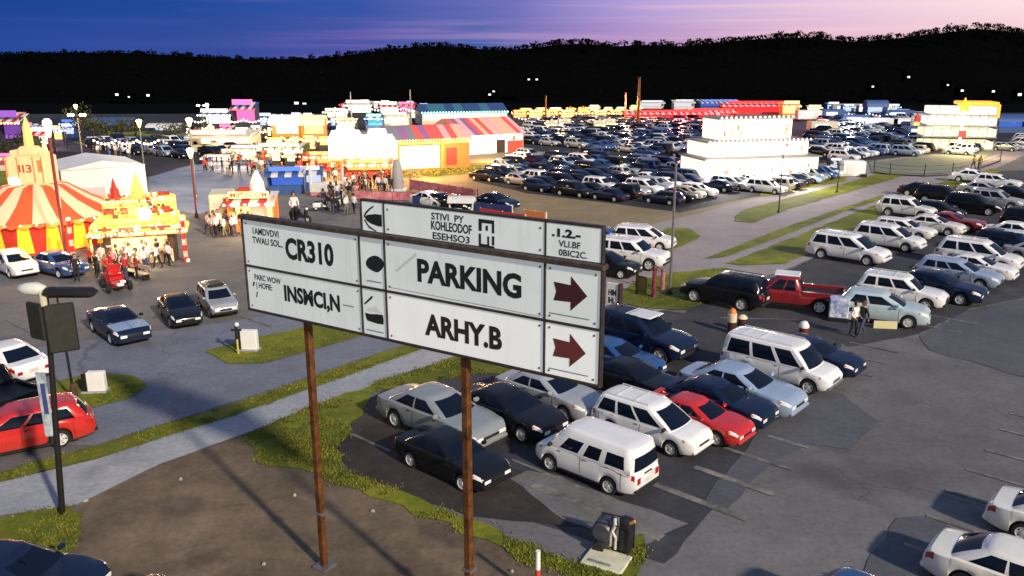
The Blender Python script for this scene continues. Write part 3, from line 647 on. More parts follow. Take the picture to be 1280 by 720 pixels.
# corners of the picture
c = G(1150, 724); car('sedan', 'cream', 0, 0, 'cream sedan showing its red tail light and dark rear window near the corner', 'sedan').location = (c + V * 2.35 + U * .88)
c = G(1228, 664); car('sedan', 'cream', 0, 0, 'cream sedan on steel rims ahead of the other cream sedan', 'sedan').location = (c + V * 2.35 + U * .90)
c = G(1050, 786); car('hatch', 'blue', 0, 0, 'blue hatchback of which only the roof edge shows', 'hatchback').location = (c + V * 1.2)
o = car('sedan', 'navy', 0, 0, 'dark blue car with an amber lamp by the grass patch', 'sedan'); c = G(118, 758); o.location = c - Vector((2.25, -.3, 0)); o.rotation_euler.z = R(-8)
o = car('hatch', 'black', 0, 0, 'dark car with only its roof rim showing on the dirt', 'hatchback'); c = G(232, 812); o.location = c; o.rotation_euler.z = R(-20)
# left-hand lot
o = car('wagon', 'red', 0, 0, 'bright red estate car behind the dark double board', 'estate_car', scale=1.08); c = G(112, 552); o.rotation_euler.z = R(212); o.location = c + Vector((math.cos(R(212)), math.sin(R(212)), 0)) * 2.45 + Vector((-.35, .85, 0))
o = car('sedan', 'white', 0, 0, 'white sedan with a red light bar across its tail', 'sedan', scale=1.05); o.location = G(8, 466); o.rotation_euler.z = HV + math.pi + .15
o = car('pickup', 'black', 0, 0, 'black car standing between the white sedan and the red estate', 'pickup_truck', scale=.95); o.location = G(-14, 508); o.rotation_euler.z = HV + math.pi + .2
car('coupe', 'navy', 128, 424, 'dark blue coupe with a pale reflection painted on its bonnet, nearest of three to the double board', 'coupe', scale=1.0, head=R(-6), extras=(bonnet,))
car('sedan', 'black', 206, 404, 'black sedan with a blue windscreen, middle car of three', 'sedan', head=R(-16), scale=.92)
car('suv', 'silver', 254, 393, 'silver off-roader with a dark roof box', 'suv', head=R(-16), extras=(roof_load,), scale=.82)
car('hatch', 'white', 2, 345, 'white hatchback at the foot of the striped tent', 'hatchback')
car('sedan', 'blue', 56, 345, 'dark car with a bright blue bonnet in front of the striped tent', 'sedan', head=R(10))

# ---- the crowded far lots
def inside(p, poly):
    r = False; j = len(poly) - 1
    for i in range(len(poly)):
        (xi, yi), (xj, yj) = poly[i], poly[j]
        if (yi > p[1]) != (yj > p[1]) and p[0] < (xj - xi) * (p[1] - yi) / (yj - yi) + xi: r = not r
        j = i
    return r
LOTS = [('middle lot', [(596, 226), (650, 199), (735, 196), (800, 202), (855, 208), (905, 226), (950, 229), (1030, 214), (1035, 222), (960, 241), (905, 252), (850, 264), (760, 252), (680, 241)], 4.75),
        ('far lot', [(655, 180), (665, 152), (790, 149), (905, 150), (905, 168), (880, 182), (866, 197), (820, 199), (770, 191), (700, 184)], 4.75),
        ('far corner lot', [(1010, 190), (1034, 152), (1090, 142), (1165, 146), (1160, 168), (1175, 180), (1235, 188), (1215, 194), (1100, 196), (1085, 203), (1040, 203)], 4.75),
        ('road end', [(1248, 178), (1290, 176), (1290, 188), (1250, 190)], 4.75),
        ('fair side lot', [(100, 180), (200, 176), (330, 186), (330, 196), (240, 200), (130, 190)], 4.75)]
CC = ['white'] * 5 + ['silver'] * 2 + ['navy'] * 7 + ['black'] * 8 + ['blue'] * 4 + ['grey', 'steel', 'steel', 'tan', 'navy', 'black', 'silver']
spots = []; rnd = random.Random(21)
for lot, poly, pv in LOTS:
    for i in range(-40, 170):
        for j in range(-60, 60):
            p = U * (i * 2.1) + V * (j * pv + (.0 if j % 2 else -.5)); p += U * rnd.uniform(-.2, .2) + V * rnd.uniform(-.3, .3)
            if p.y < 30: continue
            q = PX((p.x, p.y, 0))
            if inside(q, poly) and rnd.random() > .05:
                spots.append(((p - Vector((0, 0, 0))).length, p, lot, rnd.choice(CC), rnd.choice(['sedan', 'sedan', 'hatch', 'wagon', 'suv', 'minivan']), rnd.uniform(-.04, .04) + (math.pi if rnd.random() < .4 else 0)))
spots.sort(key=lambda t: t[0]); LIMIT = 298 - n_cars
CN = dict(white='white', silver='silver', navy='navy', black='black', blue='blue', grey='grey', steel='pale blue', tan='beige', red='red', darkred='dark red')
KN = dict(sedan='sedan', hatch='hatchback', wagon='estate car', suv='off-roader', minivan='minivan')
LN = {'middle lot': 'packed in the middle lot before the lit white pavilion', 'far lot': 'in the crowded far lot behind the striped hall', 'far corner lot': 'in the far lot beyond the pale lawn', 'road end': 'at the road end beyond the pale lawn', 'fair side lot': 'in the dim rows behind the white marquee'}
rest = []
for k, (_, p, lot, colr, kd, a) in enumerate(spots):
    if k < LIMIT:
        o = link('parked_car', lod_mesh(kd, colr), None, (p.x, p.y, .03), HV + a); o.scale = (.86,) * 3
        tag(o, '%s %s %s' % (CN[colr], KN[kd], LN[lot]), 'car', 'cars ' + LN[lot])
    else: rest.append((p, kd, colr, a))
if rest:                                              # the rows beyond the first three hundred cars
    import numpy as np
    mats = []; VS, LI, LT, MI = [], [], [], []; nv = 0; cache = {}
    for p, kd, colr, a in rest:
        src = lod_mesh(kd, colr)
        if src.name not in cache:
            idx = []
            for m in src.materials:
                if m not in mats: mats.append(m)
                idx.append(mats.index(m))
            co = np.empty(len(src.vertices) * 3); src.vertices.foreach_get('co', co)
            li = np.empty(len(src.loops), dtype=np.int32); src.loops.foreach_get('vertex_index', li)
            lt = np.empty(len(src.polygons), dtype=np.int32); src.polygons.foreach_get('loop_total', lt)
            mi = np.empty(len(src.polygons), dtype=np.int32); src.polygons.foreach_get('material_index', mi)
            cache[src.name] = (co.reshape(-1, 3) * .86, li, lt, np.array(idx)[mi])
        co, li, lt, mi = cache[src.name]; c_, s_ = math.cos(HV + a), math.sin(HV + a)
        VS.append(np.stack([co[:, 0] * c_ - co[:, 1] * s_ + p.x, co[:, 0] * s_ + co[:, 1] * c_ + p.y, co[:, 2] + .03], 1)); LI.append(li + nv); LT.append(lt); MI.append(mi); nv += len(co)
    VS, LI, LT, MI = np.concatenate(VS), np.concatenate(LI), np.concatenate(LT), np.concatenate(MI)
    me = bpy.data.meshes.new('parked_cars'); me.vertices.add(nv); me.vertices.foreach_set('co', VS.ravel()); me.loops.add(len(LI)); me.loops.foreach_set('vertex_index', LI.astype(np.int32))
    me.polygons.add(len(LT)); me.polygons.foreach_set('loop_start', (np.cumsum(LT) - LT).astype(np.int32))
    for m in mats: me.materials.append(m)
    me.polygons.foreach_set('material_index', MI.astype(np.int32)); me.update(calc_edges=True); me.validate()
    me.polygons.foreach_set('use_smooth', [True] * len(me.polygons)); me.set_sharp_from_angle(angle=R(45))
    o = link('parked_cars', me); tag(o, 'furthest rows of parked cars merging into a mass before the dark wood', 'cars', None, 'stuff')
print('CARS', n_cars, 'lots', len(spots), 'rest', len(rest))
# ------------------------------------------------------------------ the big direction sign
PANEL = mat('sign sheet', (.59, .66, .66), .38, emit=(.93, 1, .99), es=.21, var=.10, vscale=.5, col2=(.68, .74, .73))  # faint glow added to brighten the sheet
PANEL_LIT = mat('sign sheet painted lit', (.76, .80, .79), .35, emit=(.97, 1, .98), es=.27, var=.05, vscale=.8)  # brighter light on the lower panels put into colour and glow
FRAME = mat('sign frame', (.045, .036, .032), .5, .3, var=.4, vscale=6)
RAIL = mat('sign rail', (.075, .055, .045), .5, .3, var=.5, vscale=5)
RUST = mat('rusty steel', (.095, .034, .010), .6, .3, var=.55, vscale=4, bump=.3, bscale=30, col2=(.22, .078, .016))
INK = mat('black lettering', (.012, .013, .016), .5)
INK2 = mat('dark lettering', (.030, .014, .014), .5)
MAROON = mat('maroon arrow', (.055, .010, .02), .5)
REDARROW = mat('red arrow', (.15, .030, .030), .5)
GREYINK = mat('grey print', (.25, .28, .29), .6)
STEEL = mat('grey steel', (.22, .22, .22), .45, .6, var=.2)
DARKSTEEL = mat('dark steel', (.018, .017, .015), .5, .3)

def streaks(m, amt):
    nt = m.node_tree; N = nt.nodes; L = nt.links; p = N['Principled BSDF']; src = p.inputs['Base Color'].links[0].from_socket
    tc = N.new('ShaderNodeTexCoord'); mp = N.new('ShaderNodeMapping'); mp.inputs['Scale'].default_value = (5, 5, .35); L.new(tc.outputs['Object'], mp.inputs['Vector'])
    n = N.new('ShaderNodeTexNoise'); n.inputs['Scale'].default_value = 1.6; n.inputs['Detail'].default_value = 5; L.new(mp.outputs[0], n.inputs['Vector'])
    mr = N.new('ShaderNodeMapRange'); mr.inputs['From Min'].default_value = .52; mr.inputs['From Max'].default_value = .75; mr.inputs['To Max'].default_value = amt; L.new(n.outputs['Fac'], mr.inputs['Value'])
    mx = N.new('ShaderNodeMix'); mx.data_type = 'RGBA'; mx.inputs['B'].default_value = (.25, .25, .22, 1); L.new(mr.outputs['Result'], mx.inputs['Factor']); L.new(src, mx.inputs['A']); L.new(mx.outputs['Result'], p.inputs['Base Color'])
streaks(PANEL, .2); streaks(PANEL_LIT, .16)
def text(name, s, x0, x1, z0, z1, y, m, parent, bold=.02, tilt=0.0, label=None):
    cu = bpy.data.curves.new('txt', 'FONT'); cu.body = s; cu.size = 1; cu.offset = bold; cu.resolution_u = 3; cu.extrude = 0.0
    t = bpy.data.objects.new('txt', cu); COL.objects.link(t); dg = bpy.context.evaluated_depsgraph_get()
    me = bpy.data.meshes.new_from_object(t.evaluated_get(dg)); bpy.data.objects.remove(t); bpy.data.curves.remove(cu)
    xs = [v.co.x for v in me.vertices]; ys = [v.co.y for v in me.vertices]
    if not xs: return None
    a, b, c, d = min(xs), max(xs), min(ys), max(ys)
    for v in me.vertices:
        u = (v.co.x - a) / (b - a); w_ = (v.co.y - c) / (d - c)
        v.co = Vector((x0 + (x1 - x0) * u, y, z0 + (z1 - z0) * w_ + tilt * (u - .5)))
    me.materials.clear(); me.materials.append(m); me.name = name
    return link(name, me, parent)
def flat(name, pts, y, m, parent, th=.006):
    b = MB(); n = len(pts); b.add([(p[0], y, p[1]) for p in pts], [tuple(range(n))]); return b.build(name, m, parent)

LB = Vector((-7.0535, 21.7517, 0)); SA = R(-31.93)
sg = empty('direction_sign', LB, SA, 'huge white PARKING direction board with maroon arrows on two rusty posts', 'sign')
for x in (1.90, 6.93):
    p = MB(); p.cbox((x, .20, 3.75), (.20, .18, 7.5), .03); p.cbox((x, .20, 8.6), (.2, .16, 2.4), .02)
    po = p.build('post', RUST, sg, smooth=30)
    bpl = MB(); bpl.cbox((x, .20, .03), (.5, .5, .06), .01)
    bpl.build('base_plate', STEEL, po)
    cl = MB(); cl.cbox((x, .20, 1.72), (.30, .26, .07), .01); cl.build('clamp', STEEL, po)
def panel(x0, x1, z0, z1, m):
    b = MB(); b.box(((x0 + x1) / 2, 0, (z0 + z1) / 2), (x1 - x0 - .04, .09, z1 - z0 - .04)); return b.build('panel', m, sg)
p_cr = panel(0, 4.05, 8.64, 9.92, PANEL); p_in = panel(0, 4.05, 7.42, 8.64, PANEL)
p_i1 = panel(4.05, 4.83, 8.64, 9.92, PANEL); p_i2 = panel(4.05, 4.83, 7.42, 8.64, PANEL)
p_pk = panel(4.83, 9.15, 8.64, 9.92, PANEL); p_ar = panel(4.83, 9.15, 7.42, 8.64, PANEL_LIT)
p_a1 = panel(9.15, 10.44, 8.64, 9.92, PANEL); p_a2 = panel(9.15, 10.44, 7.42, 8.64, PANEL_LIT)
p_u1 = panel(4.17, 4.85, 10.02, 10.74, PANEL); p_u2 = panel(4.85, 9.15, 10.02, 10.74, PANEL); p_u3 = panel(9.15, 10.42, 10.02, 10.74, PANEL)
fr = MB()
for z, h, x0, x1 in ((7.42, .07, -.05, 10.49), (8.64, .06, -.05, 10.49)): fr.cbox(((x0 + x1) / 2, 0, z), (x1 - x0, .16, h), .012)
for x in (-.02, 4.05, 4.83, 9.15, 10.46): fr.cbox((x, 0, 8.67), (.055, .150, 2.5), .012)
fr.cbox((7.3, 0, 10.76), (6.32, .13, .05), .01)
for x in (4.15, 4.85, 9.15, 10.44): fr.cbox((x, 0, 10.36), (.05, .125, .76), .01)
fr.build('frame', FRAME, sg)
rl = MB(); rl.cbox((5.22, -.02, 9.95), (10.62, .24, .12), .02); rl.build('rail', RAIL, sg)
bolt = MB(); bolt.lathe([(.028, 0), (.026, -.012), (.001, -.016)], n=8, axis='y'); BOLT = bolt.mesh('bolt', STEEL, 40)
for pn, (x0, x1, z0, z1) in ((p_cr, (0, 4.05, 8.64, 9.92)), (p_in, (0, 4.05, 7.42, 8.64)), (p_pk, (4.83, 9.15, 8.64, 9.92)), (p_ar, (4.83, 9.15, 7.42, 8.64)), (p_a1, (9.15, 10.44, 8.64, 9.92)), (p_a2, (9.15, 10.44, 7.42, 8.64)), (p_u2, (4.85, 9.15, 10.02, 10.74))):
    for x in (x0 + .12, x1 - .12):
        for z in (z0 + .12, z1 - .14): link('bolt', BOLT, pn, (x, -.045, z))
Y0 = -.053
text('lettering', 'PARKING', 5.79, 8.58, 9.00, 9.56, Y0, INK, p_pk, .040)
text('lettering', 'ARHY.B', 5.96, 8.09, 7.74, 8.28, Y0, INK2, p_ar, .042)
text('lettering', 'CR310', 1.54, 3.20, 9.00, 9.58, Y0, INK, p_cr, .042)
text('lettering', 'INSMCI,N', 1.38, 3.32, 7.78, 8.30, Y0, INK, p_in, .042)
text('small_lettering', '1AMDVDVI\nTWAU SOL..', .34, 1.46, 9.28, 9.70, Y0, INK, p_cr, .02)
text('small_lettering', 'PARC WOW\n | HOFIE:', .30, 1.28, 8.02, 8.44, Y0, INK, p_in, .02)
flat('mark', [(.20, 8.10), (.26, 8.10), (.30, 8.22), (.24, 8.22)], Y0, INK, p_in); flat('mark', [(.30, 7.80), (.34, 7.80), (.38, 7.95), (.34, 7.95)], Y0, INK, p_in)
flat('mark', [(3.42, 8.06), (3.78, 8.06), (3.78, 8.09), (3.42, 8.09)], Y0, GREYINK, p_in)
text('small_lettering', 'STIVI  PY', 6.23, 7.12, 10.50, 10.66, Y0, INK, p_u2, .02)
text('small_lettering', 'KOHLEODOF', 6.22, 7.32, 10.27, 10.48, Y0, INK, p_u2, .028)
text('small_lettering', 'ESEHSO3', 6.26, 7.26, 10.06, 10.22, Y0, INK, p_u2, .02)
flat('mark', [(7.50, 10.64), (7.90, 10.64), (7.90, 10.36), (7.84, 10.36), (7.84, 10.56), (7.58, 10.56), (7.58, 10.38), (7.50, 10.38)], Y0, INK, p_u2)
flat('mark', [(7.68, 10.40), (7.74, 10.40), (7.74, 10.52), (7.68, 10.50)], Y0, INK, p_u2)
flat('mark', [(7.50, 10.32), (7.56, 10.32), (7.56, 10.10), (7.72, 10.10), (7.72, 10.28), (7.77, 10.28), (7.77, 10.08), (7.90, 10.08), (7.90, 10.04), (7.50, 10.04)], Y0, INK, p_u2)
flat('mark', [(7.84, 10.10), (7.90, 10.10), (7.90, 10.30), (7.84, 10.30)], Y0, INK, p_u2)
text('small_lettering', '.1.2.-', 9.30, 9.96, 10.46, 10.64, Y0, INK, p_u3, .05)
text('small_lettering', 'VLI.BF\n0BIC2C.', 9.46, 10.12, 10.08, 10.40, Y0, INK, p_u3, .018)
def blob(cx, cz, rx, rz, m, par, shape):
    pts = [(cx + rx * math.cos(t) * (1 + shape * math.sin(2 * t + .6)), cz + rz * math.sin(t) * (1 - .5 * shape * math.cos(3 * t))) for t in [2 * math.pi * k / 28 for k in range(28)]]
    flat('symbol', pts, Y0, m, par)
blob(4.52, 9.26, .26, .20, INK, p_i1, .12)
flat('mark', [(4.24, 8.80), (4.70, 8.80), (4.70, 8.83), (4.24, 8.83)], Y0, GREYINK, p_i1)
flat('symbol', [(4.14, 7.99), (4.30, 7.98), (4.5, 8.01), (4.70, 8.02), (4.72, 7.9), (4.71, 7.78), (4.5, 7.77), (4.2, 7.80), (4.15, 7.9)], Y0, INK, p_i2)
flat('symbol', [(4.15, 8.06), (4.30, 8.16), (4.36, 8.13), (4.48, 8.22), (4.60, 8.12), (4.70, 8.06)], Y0, mat('pale symbol', (.8, .8, .8), .5), p_i2)
flat('mark', [(4.12, 8.22), (4.16, 8.20), (4.38, 8.38), (4.42, 8.44), (4.36, 8.44), (4.32, 8.40)], Y0 - .003, INK, p_i2)
flat('mark', [(4.16, 7.55), (4.70, 7.55), (4.70, 7.58), (4.16, 7.58)], Y0, GREYINK, p_i2)
flat('symbol', [(4.27, 10.36), (4.36, 10.42), (4.60, 10.46), (4.79, 10.46), (4.79, 10.18), (4.66, 10.18), (4.45, 10.22), (4.32, 10.28)], Y0, INK, p_u1)
flat('mark', [(4.24, 10.38), (4.30, 10.48), (4.42, 10.58), (4.56, 10.66), (4.56, 10.62), (4.44, 10.54), (4.33, 10.44), (4.27, 10.34)], Y0 - .003, INK, p_u1)
flat('mark', [(4.24, 10.30), (4.28, 10.30), (4.40, 10.16), (4.62, 10.06), (4.60, 10.04), (4.38, 10.12)], Y0 - .003, INK, p_u1)
for z, m, par in ((9.31, MAROON, p_a1), (8.08, REDARROW, p_a2)):
    flat('arrow', [(9.36, z - .20), (9.42, z), (9.36, z + .20), (9.76, z + .18), (9.76, z + .37), (10.14, z), (9.76, z - .37), (9.76, z - .18)], Y0, m, par)
    flat('mark', [(9.26, z - .50), (10.2, z - .50), (10.2, z - .475), (9.26, z - .475)], Y0, GREYINK, par)
flat('pale_strip', [(5.14, 9.18), (5.20, 9.16), (5.80, 9.62), (5.76, 9.68)], Y0, mat('pale strip', (.68, .73, .74), .4), p_pk)  # paler slanted strip across the panel
flat('mark', [(4.95, 8.74), (9.05, 8.70), (9.05, 8.712), (4.95, 8.752)], Y0, GREYINK, p_pk)

# ------------------------------------------------------------------ boards, poles and boxes near the front
b0 = G(78, 643); BD = mat('board back', (.016, .017, .012), .6, var=.4, vscale=3); LAMPW = mat('lamp housing', (.62, .63, .58), .4); 
sp = empty('lamp_post', b0, 0, 'dark pole carrying two unlit dark boards and a pale lamp head', 'lamp post')
b = MB(); b.tube((0, 0, 0), (.45, 0, 5.9), .10, .08, 12); b.tube((.45, 0, 5.9), (.56, 0, 7.2), .07, .06, 10); b.build('pole', DARKSTEEL, sp, smooth=40)
def zt(py, px=62): return top_z(b0, px, py)
for (xa, xb, ya, yb, d0, d1) in ((-.98, -.38, 378, 424, .25, -.05), (-.36, .36, 380, 440, -.05, .35)):
    z1, z0 = zt(ya), zt(yb); m = MB(); c = ((xa + xb) / 2, (d0 + d1) / 2 - .12, (z0 + z1) / 2)
    m.cbox((0, 0, 0), (math.hypot(xb - xa, d1 - d0), .12, z1 - z0), .04)
    c = (c[0] + .84, c[1], c[2]); o = m.build('board', BD, sp, c, math.atan2(d1 - d0, xb - xa), smooth=40)
b = MB(); b.tube((.05, .05, 7.42), (1.9, .05, 7.36), .035, n=8); b.tube((.56, 0, 7.2), (.56, .05, 7.4), .05, n=8); b.build('arm', DARKSTEEL, sp)
b = MB(); b.cbox((1.22, .05, 7.30), (1.55, .5, .26), .10); b.build('lamp_box', DARKSTEEL, sp, smooth=40)
b = MB(); b.lathe([(.001, -.42), (.12, -.38), (.19, -.15), (.20, .15), (.12, .36), (.001, .40)], (.14, .05, 7.40), 14, axis='x'); b.build('lamp_head', LAMPW, sp, smooth=60)
b = MB(); b.cbox((.50, -.10, 7.12), (.20, .16, .50), .06); b.build('ballast', mat('pale plastic', (.55, .54, .38), .5), sp, smooth=40)
z1, z0 = zt(465), zt(545); b = MB(); b.cbox((.02, -.02, (z0 + z1) / 2), (.30, .03, z1 - z0), .01); bn = b.build('banner', mat('pale blue banner', (.30, .38, .52), .6, var=.5, vscale=3, col2=(.60, .66, .70)), sp)
b = MB(); b.cbox((.04, -.04, z0 + 1.25), (.14, .008, 1.0), .003); b.build('banner_print', mat('navy print', (.04, .06, .20), .6), bn)
b = MB()
for z in (z1 - .05, z0 + .05): b.tube((-.14, -.02, z), (.07 * z, 0, z), .018, n=6)
b.build('bracket', DARKSTEEL, sp)

b0 = G(94, 504); tp = empty('pole', b0, 0, 'thin dark pole with a rusty foot in the small grass island', 'pole')
b = MB(); b.tube((0, 0, 0), (-.1, 0, top_z(b0, 90, 362)), .06, .04, 8); b.build('shaft', DARKSTEEL, tp, smooth=40)
b = MB(); b.lathe([(.15, 0), (.17, .3), (.13, .75), (.08, .9)], (0, 0, 0), 10); b.build('foot', mat('rust foot', (.07, .03, .025), .8, var=.4), tp, smooth=40)

WHITEBOX = mat('white cabinet', (.80, .80, .78), .45, var=.05); 
def cabinet(px, py, w_, h, rz, label):
    o = empty('cabinet', G(px, py), rz, label, 'cabinet')
    b = MB(); b.cbox((.12, 0, h / 2 + .08), (w_, .34, h), .03); b.build('door', WHITEBOX, o, smooth=30)
    b = MB(); b.cbox((-w_ / 2 + .02, .03, h / 2 + .06), (.18, .40, h * .96), .02); b.build('side_panel', DARKSTEEL, o)
    b = MB(); b.cbox((.03, 0, .05), (w_ + .3, .55, .10), .02); b.build('plinth', CONC, o)
cabinet(119, 490, .74, .86, R(4), 'white cabinet with a dark side standing on the small grass island')
cabinet(310, 438, .80, .98, R(-4), 'white cabinet beside a dark cross-topped stake on the long grass island')
b0 = G(298, 443); o = empty('marker_stake', b0, 0, 'yellow stake with dark cross piece and white cap beside a white cabinet', 'stake')
b = MB(); b.tube((0, 0, 0), (0, 0, .8), .05, .05, 8); b.build('stake', mat('yellow stake paint', (.55, .45, .12), .6, var=.2), o)
b = MB(); b.tube((0, 0, .8), (0, 0, 1.45), .09, .07, 8); b.tube((-.24, 0, 1.25), (.24, 0, 1.25), .06, .06, 8); b.build('cross_piece', DARKSTEEL, o, smooth=40)
b = MB(); b.ball((.05, 0, 1.52), .11, 10); b.build('cap', WHITEBOX, o, smooth=60)

ORANGE = mat('orange plastic', (.70, .22, .05), .5, var=.15); CREAM = mat('cream band', (.75, .62, .45), .5); BROWN = mat('brown band', (.045, .022, .018), .6, var=.3); YEL = mat('yellow band', (.70, .42, .08), .5); DKRED = mat('dark red band', (.16, .022, .02), .5)
b0 = G(914, 416); o = empty('marker_post', b0, 0, 'stout marker post with orange cap over a cream band', 'marker post')
b = MB(); b.lathe([(.26, 0), (.26, .08), (.22, .10), (.22, .62), (.001, .62)], n=14); b.build('base', BROWN, o, smooth=40)
b = MB(); b.lathe([(.24, .62), (.24, 1.05), (.20, 1.08)], n=14); b.build('band', CREAM, o, smooth=40)
b = MB(); b.lathe([(.21, 1.08), (.18, 1.22), (.08, 1.34), (.001, 1.36)], n=14); b.build('cap', ORANGE, o, smooth=50)
b0 = G(927, 414); o = empty('litter_bin', b0, 0, 'small dark bin with a pale domed lid beside the orange-capped post', 'bin')
b = MB(); b.lathe([(.20, 0), (.24, .3), (.24, .72)], n=14); b.build('drum', BROWN, o, smooth=40)
b = MB(); b.lathe([(.26, .72), (.24, .80), (.12, .90), (.001, .92)], n=14); b.build('lid', CREAM, o, smooth=50)
b0 = G(1002, 440); o = empty('marker_post', b0, 0, 'dark red marker post with white cap and yellow foot', 'marker post')
b = MB(); b.lathe([(.24, 0), (.24, .46), (.22, .5)], n=14); b.build('base', YEL, o, smooth=40)
b = MB(); b.lathe([(.22, .5), (.22, 1.28)], n=14); b.build('band', DKRED, o, smooth=40)
b = MB(); b.lathe([(.24, 1.28), (.24, 1.4), (.15, 1.56), (.001, 1.60)], n=14); b.build('cap', WHITEBOX, o, smooth=50)
b = MB(); b.tube((-.2, 0, 1.0), (-.42, 0, .72), .035, .03, 6); b.build('handle', DARKSTEEL, o)
b0 = G(672, 748); o = empty('marker_post', b0, 0, 'slim white post with a red lower half at the dirt edge', 'marker post')
b = MB(); b.tube((0, 0, 0), (0, 0, .9), .07, .07, 10); b.build('base', mat('red band', (.55, .07, .04), .5), o, smooth=40)
b = MB(); b.tube((0, 0, .9), (0, 0, 1.45), .071, .065, 10); b.build('cap', WHITEBOX, o, smooth=40)

# dark machine on a pale slab beside the lot
b0 = G(758, 702); o = tag(link('slab', None, None, b0, R(-28)), 'pale concrete slab lying in the grass at the lot corner', 'slab')
b = MB(); b.cbox((0, 0, .05), (1.25, .95, .10), .03); b.build('slab_top', mat('pale slab', (.62, .60, .44), .7, var=.15), o)
b = MB(); b.cbox((-.12, -.28, .103), (.7, .12, .008), .002); b.build('stain', mat('grey stain', (.22, .21, .17), .8, var=.4), o)
b0 = G(770, 694); MACH = mat('machine black', (.02, .02, .026), .45, .3, var=.4, vscale=6); MACH2 = mat('machine grey', (.09, .095, .12), .4, .5, var=.3)
o = empty('generator', b0 + Vector((-.02, .28, 0)), R(-25), 'dark two-drum generator with pale pipes behind a concrete slab', 'generator')
b = MB(); b.lathe([(.001, -.36), (.26, -.36), (.32, -.30), (.32, .30), (.26, .36), (.001, .36)], (-.32, .05, .62), 16, axis='y'); b.cbox((-.32, .05, .30), (.52, .6, .36), .05); b.build('engine', MACH2, o, smooth=40)
b = MB(); b.cbox((.34, .0, .50), (.36, .42, .80), .05); b.lathe([(.20, 0), (.20, .2), (.12, .26), (.001, .27)], (.34, 0, .90), 14); b.build('tank', MACH, o, smooth=40)
b = MB(); b.path([(-.05, -.2, .25), (-.02, -.28, .70), (.08, -.25, .95), (.02, -.1, 1.08)], .055, 8); b.path([(.1, -.25, .2), (.12, -.3, .6), (.0, -.3, .8)], .045, 8); b.build('pipe', mat('pale pipe', (.62, .60, .55), .4, .2), o, smooth=50)
b = MB(); b.tube((.42, -.1, 1.02), (.62, -.12, 1.16), .05, .05, 8); b.build('filler_cap', mat('amber cap', (.55, .28, .04), .5), o)
b = MB()
for x in (-.5, .5):
    for y in (-.26, .3): b.tube((x, y, 0), (x, y, .95), .022, n=6)
for y in (-.26, .3): b.tube((-.5, y, .95), (.5, y, .95), .022, n=6)
b.build('frame', MACH, o)
for y in (-.36, .38):
    b = MB(); b.lathe([(.001, -.05), (.17, -.05), (.18, 0), (.17, .05), (.001, .05)], (-.38, y, .18), 14, axis='y'); b.build('wheel', TYRE, o, smooth=40)

# little posts by the drive
b0 = G(765, 394); o = empty('notice_kiosk', b0, R(-38), 'white notice kiosk with red print and dark side beside the sign end', 'notice panel')
b = MB(); b.cbox((0, 0, 1.0), (.75, .10, 1.75), .02); pnl = b.build('panel', WHITEBOX, o)
text('lettering', 'HIM\nIHL', -.25, .25, .7, 1.5, -.054, INK2, pnl, .05)
b = MB(); b.cbox((.46, .05, .95), (.16, .30, 1.9), .02); b.build('side_panel', mat('dark red panel', (.055, .02, .025), .6, var=.3), o)
b0 = G(801, 370); o = empty('notice_stand', b0, R(-50), 'empty black framed notice stand in the grass', 'notice frame')
b = MB(); b.cbox((-.35, 0, .75), (.16, .10, 1.5), .02); b.cbox((.40, 0, .60), (.07, .07, 1.2), .01); b.cbox((0, 0, 1.2), (.8, .06, .10), .01); b.cbox((0, 0, .3), (.8, .06, .08), .01); b.build('frame', mat('frame black', (.03, .02, .012), .6), o)
b = MB(); b.cbox((0, .02, .75), (.7, .02, .8), .005); b.build('board', mat('ochre board', (.22, .15, .03), .7, var=.2), o)
for px, py, h, col, lab in ((817, 372, 2.0, (.20, .03, .05), 'tall dark red marker post in the grass'), (828, 362, 1.35, (.42, .16, .17), 'shorter pinkish marker post in the grass')):
    o = empty('marker_post', G(px, py), 0, lab, 'marker post')
    b = MB(); b.tube((0, 0, 0), (0, 0, h * .85), .15, .13, 10); b.build('shaft', mat('post paint', col, .5, var=.35), o, smooth=40)
    b = MB(); b.lathe([(.15, h * .85), (.16, h * .93), (.10, h), (.001, h * 1.01)], n=10); b.build('cap', mat('post cap', tuple(c * .6 for c in col), .5), o, smooth=50)
b0 = G(1106, 411); o = empty('leaning_board', b0, R(-8), 'cream board leaning by the pale teal hatchback', 'board')
b = MB(); b.cbox((0, 0, .22), (1.2, .05, .42), .01); b.build('board', mat('cream board', (.70, .62, .36), .6, var=.1), o)
b = MB(); b.cbox((-.45, .08, .14), (.05, .14, .28), .01); b.cbox((.45, .08, .14), (.05, .14, .28), .01); b.build('foot', DARKSTEEL, o)
b0 = G(1047, 400); o = empty('gift_box', b0, R(-20), 'white and blue patterned box pile behind the teal hatchback', 'box')
b = MB(); b.cbox((0, 0, .75), (1.0, .8, 1.1), .05); b.build('carton', mat('blue white pattern', (.06, .16, .55), .5, var=.2, vscale=4, col2=(.8, .82, .85)), o)
b = MB(); b.cbox((0, 0, .12), (1.1, .9, .18), .02); b.build('pallet', DARKSTEEL, o)

